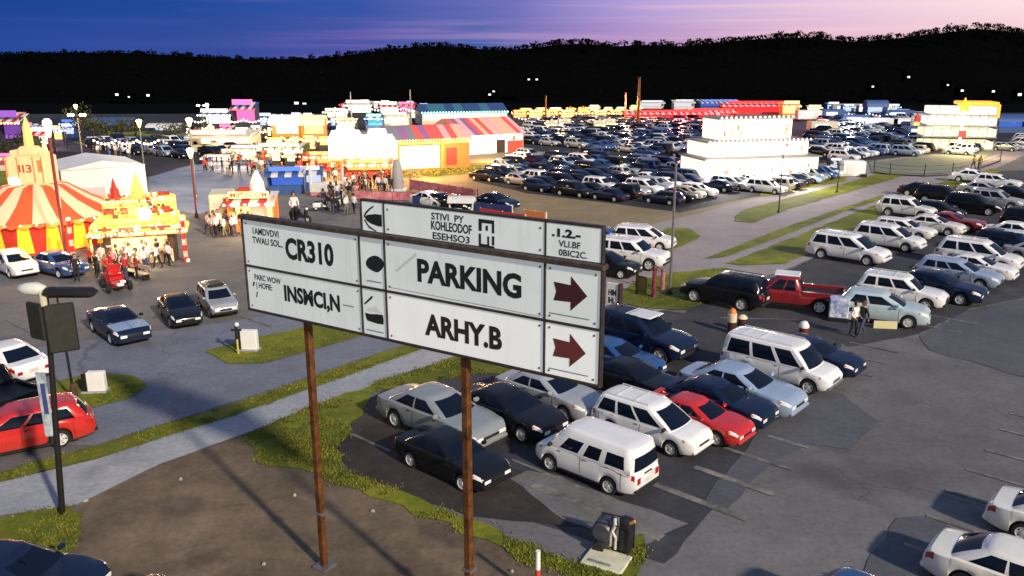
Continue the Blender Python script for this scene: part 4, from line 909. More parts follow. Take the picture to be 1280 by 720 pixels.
# ------------------------------------------------------------------ lamp posts
BULBW = glow('lamp glow', (1.0, .93, .66), 14); BULBY = glow('yellow lamp glow', (1.0, .80, .30), 10); REDPOLE = mat('red pole paint', (.22, .03, .03), .5, var=.2)
def lamp(bx, by, tx, ty, label, kind='globe', m=None, r=.07, pole=None, group=None):
    b0 = G(bx, by); h = top_z(b0, tx, ty); o = empty('street_lamp', b0, 0, label, 'street lamp', group)
    b = MB(); b.tube((0, 0, 0), (0, 0, h - .3), r * 1.3, r, 8); b.lathe([(r * 2.6, 0), (r * 2.4, .25), (r * 1.4, .45)], n=10); b.build('pole', pole or STEEL, o, smooth=40)
    m = m or BULBW
    if kind == 'globe':
        b = MB(); b.ball((0, 0, h), .28, 10, 0, 1.1); b.build('lamp_globe', m, o, smooth=60)
        b = MB(); b.lathe([(r, h - .9), (.18, h - .55), (.20, h - .36), (.12, h - .40)], n=10); b.build('collar', BULBY, o, smooth=60)
    elif kind == 'double':
        b = MB(); b.tube((-.9, 0, h), (.9, 0, h), .05, n=6); b.build('arm', STEEL, o)
        for s in (-1, 1):
            b = MB(); b.cbox((s * .62, 0, h + .02), (.62, .4, .26), .08); b.build('lamp_head', m, o, smooth=40)
    else:
        b = MB(); b.lathe([(.10, h - .8), (.34, h - .1), (.30, h), (.001, h + .1)], n=8); b.build('lantern', m, o, smooth=40)
    return o
lamp(85, 335, 83, 154, 'tall globe lamp on a dark red pole rising through the striped tent', pole=REDPOLE, r=.10)
lamp(109, 240, 105, 144, 'lamp with two bright flat heads behind the white marquee', 'double')
lamp(182, 225, 180, 150, 'yellow lantern lamp above the white marquee roof', 'lantern', BULBY)
lamp(246, 248, 229, 148, 'tall pale lamp post on the blue lit drive', 'lantern', BULBY)
lamp(246, 272, 243, 186, 'slim lamp post with a rusty foot beside the red lettered stall', 'lantern', BULBY, pole=REDPOLE)
lamp(100, 175, 95, 131, 'small yellow lamp before the dark wood, above the hedge', 'lantern', BULBY)
lamp(255, 165, 254, 132, 'twin lamp in front of the wood beyond the lit white stalls', 'double')
lamp(262, 166, 262, 130, 'lantern lamp next to the twin lamp by the wood', 'lantern')
def pole(bx, by, tx, ty, label, r=.06, m=None, cross=False, name='pole'):
    b0 = G(bx, by); h = top_z(b0, tx, ty); o = empty(name, b0, 0, label, 'pole')
    b = MB(); b.tube((0, 0, 0), (0, 0, h), r * 1.25, r * .8, 8); b.build('shaft', m or STEEL, o, smooth=40)
    b = MB(); b.lathe([(r * 3, 0), (r * 2.8, .12), (r * 1.4, .3)], n=10); b.build('foot', DARKSTEEL, o, smooth=40)
    b = MB(); b.lathe([(r * 1.3, h - .05), (r * 1.3, h + .05), (.001, h + .10)], n=8)
    if cross: b.cbox((0, 0, h - .25), (.9, .06, .08), .01)
    b.build('cap', DARKSTEEL, o); return o
pole(837, 368, 835, 202, 'tall slim bare pole standing in the grass beyond the sign', .075)
pole(973, 266, 973, 195, 'thin dark pole in front of the lit white pavilion', .05, DARKSTEEL)
pole(1046, 241, 1045, 203, 'dark short pole with a cross bar on the verge', .06, DARKSTEEL, True)
pole(440, 160, 440, 115, 'thin grey mast rising above the white domes', .16); pole(514, 160, 514, 112, 'thin grey mast rising above the striped hall roof', .16)
pole(797, 160, 797, 97, 'tall rusty chimney pipe over the far lot', .30, RUST, name='chimney_pipe'); pole(781, 158, 781, 116, 'short reddish mast beside the tall rusty chimney pipe', .18, REDPOLE); pole(682, 155, 682, 120, 'small rusty mast above the string lights', .2, RUST)
def banded(px, py, tx, ty, label):
    b0 = G(px, py); h = top_z(b0, tx, ty); o = empty('striped_pole', b0, 0, label, 'pole'); n = 7
    b = MB()
    for k in range(n): b.lathe([(.15, h * k / n), (.15, h * (k + 1) / n)], n=10, mi=k % 2)
    b.build('shaft', [mat('pole red', (.50, .02, .02), .5, emit=(1, .05, .03), es=.15), mat('pole pink', (.8, .5, .42), .5)], o, smooth=40)
    b = MB(); b.ball((0, 0, h + .1), .17, 10); b.build('finial', WHITEBOX, o, smooth=60)
    b = MB(); b.ball((.12, 0, .14), .17, 10); b.build('foot', WHITEBOX, o, smooth=60)
banded(233, 328, 230, 276, 'red and white banded pole at the corner of the golden kiosk'); banded(93, 330, 92, 276, 'red and white banded pole between the striped tent and the golden kiosk')
# ------------------------------------------------------------------ people
SKIN = mat('skin', (.42, .24, .16), .6); HAIRS = [mat('hair dark', (.02, .014, .01), .7), mat('hair brown', (.10, .05, .025), .7), mat('hair fair', (.35, .24, .10), .7)]
CLOTH = dict(white=mat('white cloth', (.75, .74, .72), .8, var=.1), red=mat('red cloth', (.50, .03, .03), .8, var=.2), black=mat('black cloth', (.015, .015, .02), .8), blue=mat('blue cloth', (.05, .10, .35), .8, var=.2), pink=mat('pink cloth', (.65, .30, .30), .8), yellow=mat('yellow cloth', (.55, .40, .05), .8), denim=mat('denim', (.05, .07, .14), .85, var=.2), khaki=mat('khaki cloth', (.25, .19, .12), .85))
SHOE = mat('shoe', (.02, .018, .016), .6)
def person_mesh(pose):
    st = {'stand': 0.06, 'walk': .26, 'wave': .05}[pose]
    V_ = {'pel': ((0, 0, .96), .135), 'sp': ((0, 0, 1.16), .125), 'ch': ((.01, 0, 1.36), .15), 'nk': ((.0, 0, 1.50), .06), 'hd': ((.03, 0, 1.60), .085), 'hd2': ((.03, 0, 1.70), .095), 'ht': ((.015, 0, 1.77), .06)}
    E_ = [('pel', 'sp'), ('sp', 'ch'), ('ch', 'nk'), ('nk', 'hd'), ('hd', 'hd2'), ('hd2', 'ht')]; hands = []
    for s, n in ((1, 'l'), (-1, 'r')):
        k = st * s
        V_.update({n + 'hp': ((0, s * .10, .90), .105), n + 'kn': ((k * .55 + .03, s * .11, .50), .068), n + 'an': ((k - .02 - (.06 if k < 0 else 0), s * .11, .09 + (.05 if k < -.1 else 0)), .045), n + 'to': ((k + .16, s * .125, .045), .042)})
        E_ += [('pel', n + 'hp'), (n + 'hp', n + 'kn'), (n + 'kn', n + 'an'), (n + 'an', n + 'to')]
        V_[n + 'sh'] = ((0, s * .19, 1.42), .072)
        if pose == 'wave' and s > 0: V_[n + 'el'] = ((.16, .30, 1.36), .05); V_[n + 'wr'] = ((.30, .24, 1.56), .034); hd = Vector((.35, .23, 1.64))
        elif pose == 'stand': V_[n + 'el'] = ((.0, s * .26, 1.14), .05); V_[n + 'wr'] = ((.16, s * .22, .98), .034); hd = Vector((.24, s * .21, .95))
        else: V_[n + 'el'] = ((-k * .35 - .02, s * .25, 1.14), .05); V_[n + 'wr'] = ((-k * .7 + .06, s * .24, .92), .034); hd = Vector((-k * .8 + .09, s * .24, .84))
        E_ += [('ch', n + 'sh'), (n + 'sh', n + 'el'), (n + 'el', n + 'wr')]; hands.append((Vector(V_[n + 'wr'][0]), hd, s))
    bm = bmesh.new(); lay = bm.verts.layers.skin.verify(); vv = {}
    for k, (c, r) in V_.items(): v = bm.verts.new(c); v[lay].radius = (r, r * (1.15 if k in ('ch', 'pel') else 1)); v[lay].use_root = (k == 'pel'); vv[k] = v
    for a, b in E_: bm.edges.new((vv[a], vv[b]))
    me = bpy.data.meshes.new('p'); bm.to_mesh(me); bm.free(); o = link('p', me)
    sk = o.modifiers.new('s', 'SKIN'); sk.use_smooth_shade = True; o.modifiers.new('u', 'SUBSURF').levels = 1
    dg = bpy.context.evaluated_depsgraph_get(); m2 = bpy.data.meshes.new_from_object(o.evaluated_get(dg)); bpy.data.objects.remove(o); bpy.data.meshes.remove(me)
    mb = MB(); mb.v = [tuple(v.co) for v in m2.vertices]; mb.f = [tuple(p.vertices) for p in m2.polygons]; bpy.data.meshes.remove(m2)
    for f in mb.f:
        c = sum((Vector(mb.v[i]) for i in f), Vector()) / len(f)
        mi = 0 if c.z > 1.49 else 3 if c.z < .10 else 2 if c.z < .97 and abs(c.y) < .20 else 1
        for wr, hd, s in hands:
            if (c - wr).length < .075: mi = 0
        mb.m.append(mi)
    for wr, hd, s in hands:                             # palm, four fingers of different length, thumb
        d = (hd - wr).normalized(); a = d.cross(Vector((1, 0, 0)) if abs(d.x) < .8 else Vector((0, 0, 1))).normalized(); pc = wr + d * .04
        mb.tube(wr, wr + d * .09, .032, .038, 8, 0)
        for q, ln in ((-.030, .060), (-.010, .075), (.010, .070), (.030, .055)):
            b0 = wr + d * .085 + a * q; b1 = b0 + d * ln * .55; mb.tube(b0, b1, .009, .008, 5, 0); mb.tube(b1, b1 + (d + Vector((.5, 0, 0))).normalized() * ln * .45, .008, .006, 5, 0)
        mb.tube(pc + a * -.03, pc + a * -.06 + d * .05, .011, .008, 5, 0)
    return mb
PM = {p: person_mesh(p) for p in ('stand', 'walk', 'wave')}
hb = MB(); hb.lathe([(.001, 1.835), (.075, 1.81), (.112, 1.75), (.118, 1.68), (.10, 1.60)], (.005, 0, 0), 10, a0=R(40), a1=R(320)); hb.lathe([(.001, 1.836), (.076, 1.811), (.105, 1.76)], (.005, 0, 0), 10)
HM = {h.name: hb.mesh('hair', h, 60) for h in HAIRS}; PCACHE = {}
def face_feats():
    mb = MB()
    for s in (1, -1): mb.ball((.118, s * .034, 1.685), .012, 6)
    mb.box((.122, 0, 1.62), (.012, .05, .010)); return mb
def person(px, py, shirt, legs, pose, face, label, group=None, hair=0, sc=1.0):
    k = (pose, shirt, legs)
    if k not in PCACHE: PCACHE[k] = PM[pose].mesh('person', [SKIN, CLOTH[shirt], CLOTH[legs], SHOE], 60)
    o = tag(link('person', PCACHE[k], None, G(px, py) + Vector((0, 0, .04)), face), label, 'person', group); o.scale = (sc,) * 3
    link('hair', HM[HAIRS[hair].name], o); return o
prn = random.Random(5)
def crowd(n, poly, where, group, cols, sc=1.0):
    k = 0; x0, x1 = min(p[0] for p in poly), max(p[0] for p in poly); y0, y1 = min(p[1] for p in poly), max(p[1] for p in poly); done = []
    while k < n:
        p = (prn.uniform(x0, x1), prn.uniform(y0, y1))
        if not inside(p, poly): continue
        g = G(*p)
        if any((g - q).length < .55 for q in done): k += .05; continue
        done.append(g); k += 1; c = prn.choice(cols); ps = prn.choice(['stand', 'walk', 'wave', 'stand'])
        person(p[0], p[1], c, prn.choice(['denim', 'black', 'khaki']), ps, prn.uniform(0, 6.28), 'person in a %s top %s' % (c, where), group, prn.randrange(3), sc * prn.uniform(.93, 1.06))
crowd(34, [(102, 345), (108, 330), (210, 322), (216, 338), (170, 352), (120, 352)], 'in the crowd before the golden kiosk', 'people before the golden kiosk', ['white', 'white', 'pink', 'black', 'red', 'white'])
crowd(16, [(258, 292), (312, 284), (312, 294), (264, 300)], 'gathered beside the red lettered stall', 'people beside the red lettered stall', ['white', 'black', 'white', 'pink'])
crowd(38, [(428, 238), (492, 226), (494, 240), (450, 252), (430, 250)], 'in the dense crowd by the pale pillar', 'people by the pale pillar', ['black', 'black', 'white', 'red', 'pink'])
crowd(24, [(345, 218), (400, 214), (440, 224), (425, 234), (350, 232)], 'in the crowd between the awnings and the white tents', 'people between the awnings and the white tents', ['red', 'black', 'white', 'pink', 'red'])
crowd(20, [(395, 250), (440, 246), (445, 268), (400, 272)], 'standing by the parked scooters', 'people by the scooters', ['black', 'white', 'black'])
person(1066, 421, 'white', 'black', 'stand', R(-60), 'person in white top standing nearest the tail of the teal hatchback', None, 0, 1.05)
person(1076, 421, 'black', 'denim', 'walk', R(200), 'person in black top beside the door of the teal hatchback', None, 1, 1.05)
person(1216, 212, 'yellow', 'black', 'walk', R(100), 'person in a yellow top crossing the pale lawn edge', None, 0); person(1224, 213, 'yellow', 'khaki', 'stand', R(40), 'person in a yellow top with khaki legs on the pale lawn edge', None, 1)
person(97, 352, 'black', 'black', 'stand', R(-60), 'person in black standing alone by the banded pole and the tent', None, 0)
person(369, 279, 'white', 'black', 'stand', R(-60), 'person in white top standing by a dark scooter above the sign edge', None, 0, 1.5)

# ------------------------------------------------------------------ scooters and the red buggy
def scooter(px, py, rz, col, label, group=None, sc=1.0):
    o = empty('motor_scooter', G(px, py) + Vector((0, 0, .04)), rz, label, 'scooter', group); o.scale = (sc,) * 3; P = PAINT[col]
    for x in (-.6, .62):
        b = MB(); b.lathe([(.12, -.05), (.24, -.055), (.27, 0), (.24, .055), (.12, .05), (.12, -.05)], (x, 0, .27), 14, axis='y'); w_ = b.build('wheel', TYRE, o, smooth=40)
        b = MB(); b.lathe([(.001, -.03), (.13, -.03), (.13, .03), (.001, .03)], (x, 0, .27), 10, axis='y'); b.build('rim', RIM, w_)
    b = MB(); b.grid([[(x, y * wd, z) for y, z in ((-1, .35), (-1, h), (0, h + .06), (1, h), (1, .35))] for x, h, wd in ((-.85, .62, .08), (-.6, .72, .17), (-.1, .68, .18), (.1, .46, .16), (.38, .44, .15), (.5, .9, .14), (.56, .95, .05))]); b.build('body', P, o, smooth=50)
    b = MB(); b.cbox((-.38, 0, .80), (.72, .28, .12), .05); b.build('seat', TRIM, o, smooth=50)
    b = MB(); b.tube((.62, 0, .27), (.46, 0, 1.02), .035, n=8); b.tube((.44, -.32, 1.04), (.44, .32, 1.04), .02, n=6); b.build('handlebar', DARKSTEEL, o)
    b = MB(); b.ball((.56, 0, .92), .09, 8); b.build('headlight', HEAD, o, smooth=60); return o
scooter(376, 279, R(-30), 'black', 'black scooter beside the person in white above the sign edge', None, 1.4)
for k, (px, py, c, l) in enumerate(((404, 264, 'white', 'white scooter, outermost of the parked cluster'), (414, 262, 'black', 'black scooter next to the white one in the cluster'), (424, 259, 'white', 'white scooter at the crowd end of the cluster'), (411, 256, 'navy', 'navy scooter at the back of the cluster'))): scooter(px, py, R(20 + 40 * k), c, l, 'scooters parked in a cluster', 1.1)
o = empty('buggy', G(146, 362) + Vector((0, 0, .04)), R(-52), 'small red open buggy with a white nose before the kiosk crowd', 'buggy')
b = MB(); b.grid([[(x, -wd, z0), (x, -wd, h), (x, 0, h + .1), (x, wd, h), (x, wd, z0)] for x, z0, h, wd in ((-1.05, .4, .7, .35), (-.8, .3, .95, .55), (-.2, .28, .9, .55), (.1, .28, .55, .5), (.6, .3, .6, .45), (1.0, .38, .5, .25))]); b.build('body', PAINT['red'], o, smooth=50)
b = MB(); b.cbox((-.45, 0, 1.15), (.12, .8, .7), .05); b.cbox((-.2, 0, .92), (.5, .8, .12), .05); b.build('seat', PAINT['red'], o, smooth=40)
b = MB(); b.cbox((1.0, 0, .5), (.5, .4, .2), .06); b.build('nose', WHITEBOX, o, smooth=40)
b = MB(); b.path([(.5, -.45, .6), (.15, -.45, 1.5), (-.6, -.45, 1.5), (-.8, -.45, .8)], .03, 6); b.path([(.5, .45, .6), (.15, .45, 1.5), (-.6, .45, 1.5), (-.8, .45, .8)], .03, 6); b.build('roll_bar', DARKSTEEL, o)
for x in (-.7, .75):
    for y in (-.62, .62):
        b = MB(); b.lathe([(.14, -.1), (.28, -.11), (.33, 0), (.28, .11), (.14, .1), (.14, -.1)], (x, y, .33), 14, axis='y'); w_ = b.build('wheel', TYRE, o, smooth=40)
        b = MB(); b.lathe([(.001, -.07), (.15, -.07), (.15, .07), (.001, .07)], (x, y, .33), 10, axis='y'); b.build('rim', RIM, w_)
o = empty('bench', G(172, 348), R(-35), 'pale wooden bench beside the red buggy', 'bench')
b = MB(); b.cbox((0, 0, .45), (2.2, .45, .08), .02); b.cbox((0, .3, .75), (2.2, .06, .3), .02); b.build('seat', mat('pale wood', (.50, .40, .30), .6, var=.2), o)
for x in (-.9, .9):
    b = MB(); b.cbox((x, .05, .20), (.08, .5, .42), .01); b.build('leg', DARKSTEEL, o)

# ------------------------------------------------------------------ striped circus tent
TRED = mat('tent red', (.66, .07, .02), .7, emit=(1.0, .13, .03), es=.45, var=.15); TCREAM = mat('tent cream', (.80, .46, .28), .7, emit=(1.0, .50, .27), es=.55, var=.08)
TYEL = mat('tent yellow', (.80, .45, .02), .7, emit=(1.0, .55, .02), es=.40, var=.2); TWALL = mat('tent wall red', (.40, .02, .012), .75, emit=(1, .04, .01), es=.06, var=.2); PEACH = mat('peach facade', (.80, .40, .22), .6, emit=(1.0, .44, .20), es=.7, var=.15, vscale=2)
GOLDGLOW = glow('gold glow', (1.0, .66, .22), 2.0, (.8, .5, .15)); WARMGLOW = glow('warm white glow', (1.0, .86, .60), 1.8, (.8, .7, .5)); HOT = glow('hot lamp', (1.0, .88, .62), 5.0)
tb = G(45, 321); tcn = Vector((tb.x * (tb.y + 5.9) / tb.y + .8, tb.y + 5.9, 0)); RT = 5.9; TZ = top_z(tcn, 45, 228); EV = 2.35
ct = empty('circus_tent', tcn, 0, 'red and cream striped circus tent with yellow arched wall stripes', 'circus tent')
NG = 22; b = MB()
prof = [(1.0, EV), (.86, EV + .30), (.62, EV + 1.0), (.36, EV + 2.05), (.10, TZ)]
for g in range(NG):
    for i in range(4):
        sub = 2
        for s in range(sub):
            a0 = 2 * math.pi * (g + s / sub) / NG; a1 = 2 * math.pi * (g + (s + 1) / sub) / NG
            (r0, z0), (r1, z1) = prof[i], prof[i + 1]; r0 *= RT * 1.06; r1 *= RT * 1.06
            b.face([(r0 * math.cos(a0), r0 * math.sin(a0), z0), (r0 * math.cos(a1), r0 * math.sin(a1), z0), (r1 * math.cos(a1), r1 * math.sin(a1), z1), (r1 * math.cos(a0), r1 * math.sin(a0), z1)], g % 2)
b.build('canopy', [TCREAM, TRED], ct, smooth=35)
b = MB()
for g in range(NG * 2):                                # scalloped valance
    a0, a1 = math.pi * g / NG, math.pi * (g + 1) / NG; am = (a0 + a1) / 2; r = RT * 1.065
    P_ = lambda a, z: (r * math.cos(a), r * math.sin(a), z)
    b.face([P_(a0, EV), P_(a1, EV), P_(a1, EV - .18), P_(am, EV - .36), P_(a0, EV - .18)], g % 2)
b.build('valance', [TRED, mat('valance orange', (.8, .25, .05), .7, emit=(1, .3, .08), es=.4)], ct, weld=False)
b = MB(); b.lathe([(RT, 0), (RT, EV + .1)], n=56); b.build('wall', TWALL, ct, smooth=30)
b = MB(); nA = 20
for g in range(nA):                                    # yellow arched stripes standing proud of the wall
    ac = 2 * math.pi * g / nA; hw_ = 2 * math.pi / nA * .30; pts = []
    for k in range(9):
        t = k / 8; a = ac + hw_ * (1.0 - .35 * t); pts.append((a, .15 + (EV - .35) * t))
    for k in range(9):
        t = 1 - k / 8; a = ac - hw_ * (1.0 - .35 * t); pts.append((a, .15 + (EV - .35) * t))
    n = 9; rr = RT + .03
    for k in range(8):
        (aR, z0), (aR2, z1) = pts[k], pts[k + 1]; (aL, _), (aL2, _) = pts[17 - k], pts[16 - k]
        b.face([(rr * math.cos(q), rr * math.sin(q), z) for q, z in ((aL, z0), (aR, z0), (aR2, z1), (aL2, z1))])
b.build('wall_stripe', TYEL, ct)
b = MB()
for k in range(40):
    a = 2 * math.pi * k / 40; b.ball((RT * 1.09 * math.cos(a), RT * 1.09 * math.sin(a), EV - .05), .07, 6)
b.build('bulb_string', HOT, ct)
# lit crown on top
cz = TZ - .1; W_ = 2.8; cr = empty('x', (0, 0, 0)); bpy.data.objects.remove(cr)
b = MB(); b.cbox((0, 0, cz + 1.1), (W_, 2.2, 2.2), .10); b.cbox((-W_ / 2 + .25, 0, cz + 2.35), (.5, .8, .5), .06); b.cbox((W_ / 2 - .3, 0, cz + 2.3), (.5, .8, .4), .06); b.cbox((0, 0, cz + 2.5), (1.5, 1.2, .8), .2); crown = b.build('crown', PEACH, ct)
text('lettering', 'II3', -.45, .55, cz + 1.0, cz + 1.6, -1.12, mat('faded red lettering', (.35, .08, .04), .6), crown, .02)
b = MB(); b.cbox((-.9, -1.12, cz + .35), (.9, .06, .55), .02); b.build('lit_window', HOT, crown)
b = MB()
for x in (-1.4, -.5, .7, 1.35): b.cbox((x, -1.13, cz + 1.2), (.10, .05, 2.0), .02)
b.cbox((1.2, -1.13, cz + 1.5), (.35, .05, .9), .02); b.build('ornament', mat('gilt red', (.5, .18, .06), .6, emit=(1, .3, .1), es=.2), crown)
b = MB(); b.lathe([(.36, cz + 2.8), (.30, cz + 4.2), (.22, cz + 4.6), (.04, cz + 5.1)], n=8); b.build('spire', mat('gold spire', (.8, .5, .15), .5, emit=(1, .62, .2), es=.55), ct)
b = MB(); b.lathe([(.22, cz + 2.5), (.14, cz + 3.0), (.02, cz + 3.5)], (1.15, 0, 0), 8); b.build('finial', GOLDGLOW, ct)

# ------------------------------------------------------------------ golden kiosk
kb = G(178, 331); kz = lambda py: top_z(kb, 178, py)
ks = empty('kiosk', kb + Vector((-.5, 1.4, 0)), R(18), 'golden lit kiosk with two turrets and a glowing globe', 'kiosk')
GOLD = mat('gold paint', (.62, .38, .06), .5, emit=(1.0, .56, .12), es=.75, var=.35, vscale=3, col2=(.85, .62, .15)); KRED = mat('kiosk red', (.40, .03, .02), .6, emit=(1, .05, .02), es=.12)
b = MB(); b.cbox((0, 0, 1.05), (4.6, 2.2, 2.1), .06); b.build('body', mat('kiosk dark', (.05, .025, .018), .7, var=.3), ks)
b = MB(); b.cbox((0, -1.12, 1.45), (3.6, .06, .9), .02); b.build('counter_opening', glow('kiosk interior', (1.0, .62, .35), .9), ks)
b = MB(); b.cbox((0, -1.32, .92), (4.2, .5, .10), .02); b.cbox((0, -1.14, .45), (4.2, .10, .85), .02); b.build('counter', CREAM, ks)
b = MB()
for k, (w_, z0, z1, dp) in enumerate(((6.4, 2.10, 2.42, 3.2), (6.0, 2.46, 2.9, 3.0), (5.3, 2.95, 3.3, 2.7))): b.cbox((0, -.2, (z0 + z1) / 2), (w_, dp, z1 - z0), .08)
b.build('awning', GOLD, ks)
b = MB(); b.cbox((.2, 0, 3.9), (4.6, 2.2, 1.2), .10); b.cbox((1.3, 0, 4.55), (1.8, 1.8, .2), .08); b.build('upper_storey', GOLD, ks)
b = MB()
for x, w_ in ((-1.7, .7), (-.75, .5), (1.0, .8), (1.9, .6)): b.cbox((x, -1.13, 3.75), (w_, .08, .45), .03)
for x in (-2.0, -.6, .7, 1.7): b.cbox((x, -1.82, 2.66), (.9, .06, .16), .02)
b.cbox((1.5, .1, 4.68), (1.4, 1.2, .12), .03); b.build('red_panel', KRED, ks)
b = MB(); b.cbox((0, -1.73, 2.64), (5.6, .08, .16), .03); b.build('light_strip', WARMGLOW, ks)
b = MB()
for k in range(26): b.ball((-3.1 + k * .248, -1.86, 2.30), .07, 6)
for k in range(19): b.ball((-2.1 + k * .25, -1.16, 4.42), .06, 6)
b.build('bulb_string', HOT, ks)
orn = [KRED, mat('kiosk cream', (.8, .7, .5), .5, emit=(1, .85, .6), es=.8), mat('kiosk brown', (.12, .05, .02), .6), mat('kiosk orange', (.7, .25, .04), .6, emit=(1, .35, .05), es=.4)]
ro = random.Random(4)
for zlo, zhi, yy, wd_, nn in ((2.14, 2.40, -1.82, 6.0, 26), (2.50, 2.86, -1.74, 5.6, 24), (3.35, 4.42, -1.14, 4.4, 34), (4.5, 4.9, -1.0, 4.2, 16)):
    b = MB()
    for k in range(nn):
        h_ = ro.uniform(.10, .30); b.cbox((ro.uniform(-wd_ / 2, wd_ / 2) + (.2 if zlo > 3 else 0), yy, ro.uniform(zlo, zhi)), (ro.uniform(.10, .34), ro.uniform(.06, .16), h_), .02, ro.randrange(4))
    b.build('ornament', orn, ks)
b = MB(); b.ball((.55, -1.35, 3.55), .48, 12); b.build('globe', glow('globe glow', (1.0, .90, .62), 3.0), ks, smooth=60)
for x, m, s_ in ((-1.35, KRED, 1.0), (.10, GOLD, 1.25)):
    b = MB(); b.lathe([(.42 * s_, 4.4), (.42 * s_, 4.6 * 1), (.34 * s_, 4.7), (.30 * s_, 4.4 + .65 * s_), (.16 * s_, 4.4 + .9 * s_), (.14 * s_, 4.4 + 1.1 * s_), (.02, 4.4 + 1.5 * s_)], (x, 0, 0), 8); b.build('turret', m, ks)
for x in (-3.0, 3.0):
    b = MB(); b.tube((x, -1.6, 0), (x, -1.6, 2.2), .07, n=8); b.build('post', GOLD, ks)

# ------------------------------------------------------------------ white marquee
MQ = mat('marquee white', (.66, .65, .66), .7, var=.06, vscale=.6); MQS = mat('marquee side', (.50, .42, .45), .7)
mb_ = G(150, 272); mq = empty('marquee', mb_ + Vector((-3.9, 4.6, 0)), R(36), 'big plain white marquee behind the golden kiosk', 'marquee'); zt_ = top_z(mb_ + Vector((0, 2, 0)), 150, 210)
b = MB(); hx, hy, zw, zr = 3.5, 3.9, zt_ + .15, zt_ + .75; n = 8
for s in (-1, 1):
    for k in range(n):
        x0, x1 = -hx + 2 * hx * k / n, -hx + 2 * hx * (k + 1) / n; d0, d1 = (.07 if k % 2 else 0), (0 if k % 2 else .07)
        b.face([(x0, s * hy - d0 * s, 0), (x1, s * hy - d1 * s, 0), (x1, s * hy, zw), (x0, s * hy, zw)])
        y0, y1 = -hy + 2 * hy * k / n, -hy + 2 * hy * (k + 1) / n
        b.face([(s * hx - d0 * s, y0, 0), (s * hx - d1 * s, y1, 0), (s * hx, y1, zw), (s * hx, y0, zw)])
b.build('wall', MQ, mq, smooth=30)
b = MB(); b.grid([[(-hx - .1, y * (hy + .1), zw - .05), (-hx * .5, y * (hy + .1), zw + .28), (0, y * (hy + .1), zr), (hx * .5, y * (hy + .1), zw + .28), (hx + .1, y * (hy + .1), zw - .05)] for y in (-1, -.33, .33, 1)]); b.face([(-hx - .1, -hy - .1, zw - .05), (-hx * .5, -hy - .1, zw + .28), (0, -hy - .1, zr), (hx * .5, -hy - .1, zw + .28), (hx + .1, -hy - .1, zw - .05)]); b.build('roof', MQ, mq, smooth=30)
b = MB(); b.cbox((-1.2, -hy - .03, 1.3), (2.2, .04, 2.6), .01); b.build('door_flap', MQS, mq)

# ------------------------------------------------------------------ stalls, booths, halls
def bulb_row(b, x0, x1, y, z, n, r=.09):
    for k in range(n): b.ball((x0 + (x1 - x0) * k / max(1, n - 1), y, z), r, 6)
EM = dict(warm=glow('stall warm', (1.0, .76, .40), 2.6), orange=glow('stall orange', (1.0, .40, .10), 1.8), red=glow('stall red', (1.0, .04, .05), 1.0), magenta=glow('stall magenta', (1.0, .16, .45), 1.3), purple=glow('stall purple', (.35, .12, .7), .5), blue=glow('stall blue', (.10, .25, 1.0), .6), cyan=glow('stall cyan', (.15, .70, .85), .8), white=glow('stall white', (1.0, .95, .88), 1.7), yellow=glow('stall yellow', (1.0, .72, .14), 1.8), cool=glow('stall cool white', (.72, .82, 1.0), .9), gold=GOLDGLOW)
BODY = dict(white=mat('stall body white', (.6, .6, .6), .6, var=.1), dark=mat('stall body dark', (.03, .03, .045), .7), blue=mat('stall body blue', (.03, .08, .25), .6, var=.2), red=mat('stall body red', (.42, .03, .03), .6, var=.2), orange=mat('stall body orange', (.65, .20, .04), .6, emit=(1, .25, .04), es=.35, var=.2), cream=mat('stall body cream', (.62, .55, .42), .6, var=.1), grey=mat('stall body grey', (.30, .30, .30), .6), green=mat('stall body green', (.10, .14, .03), .7))
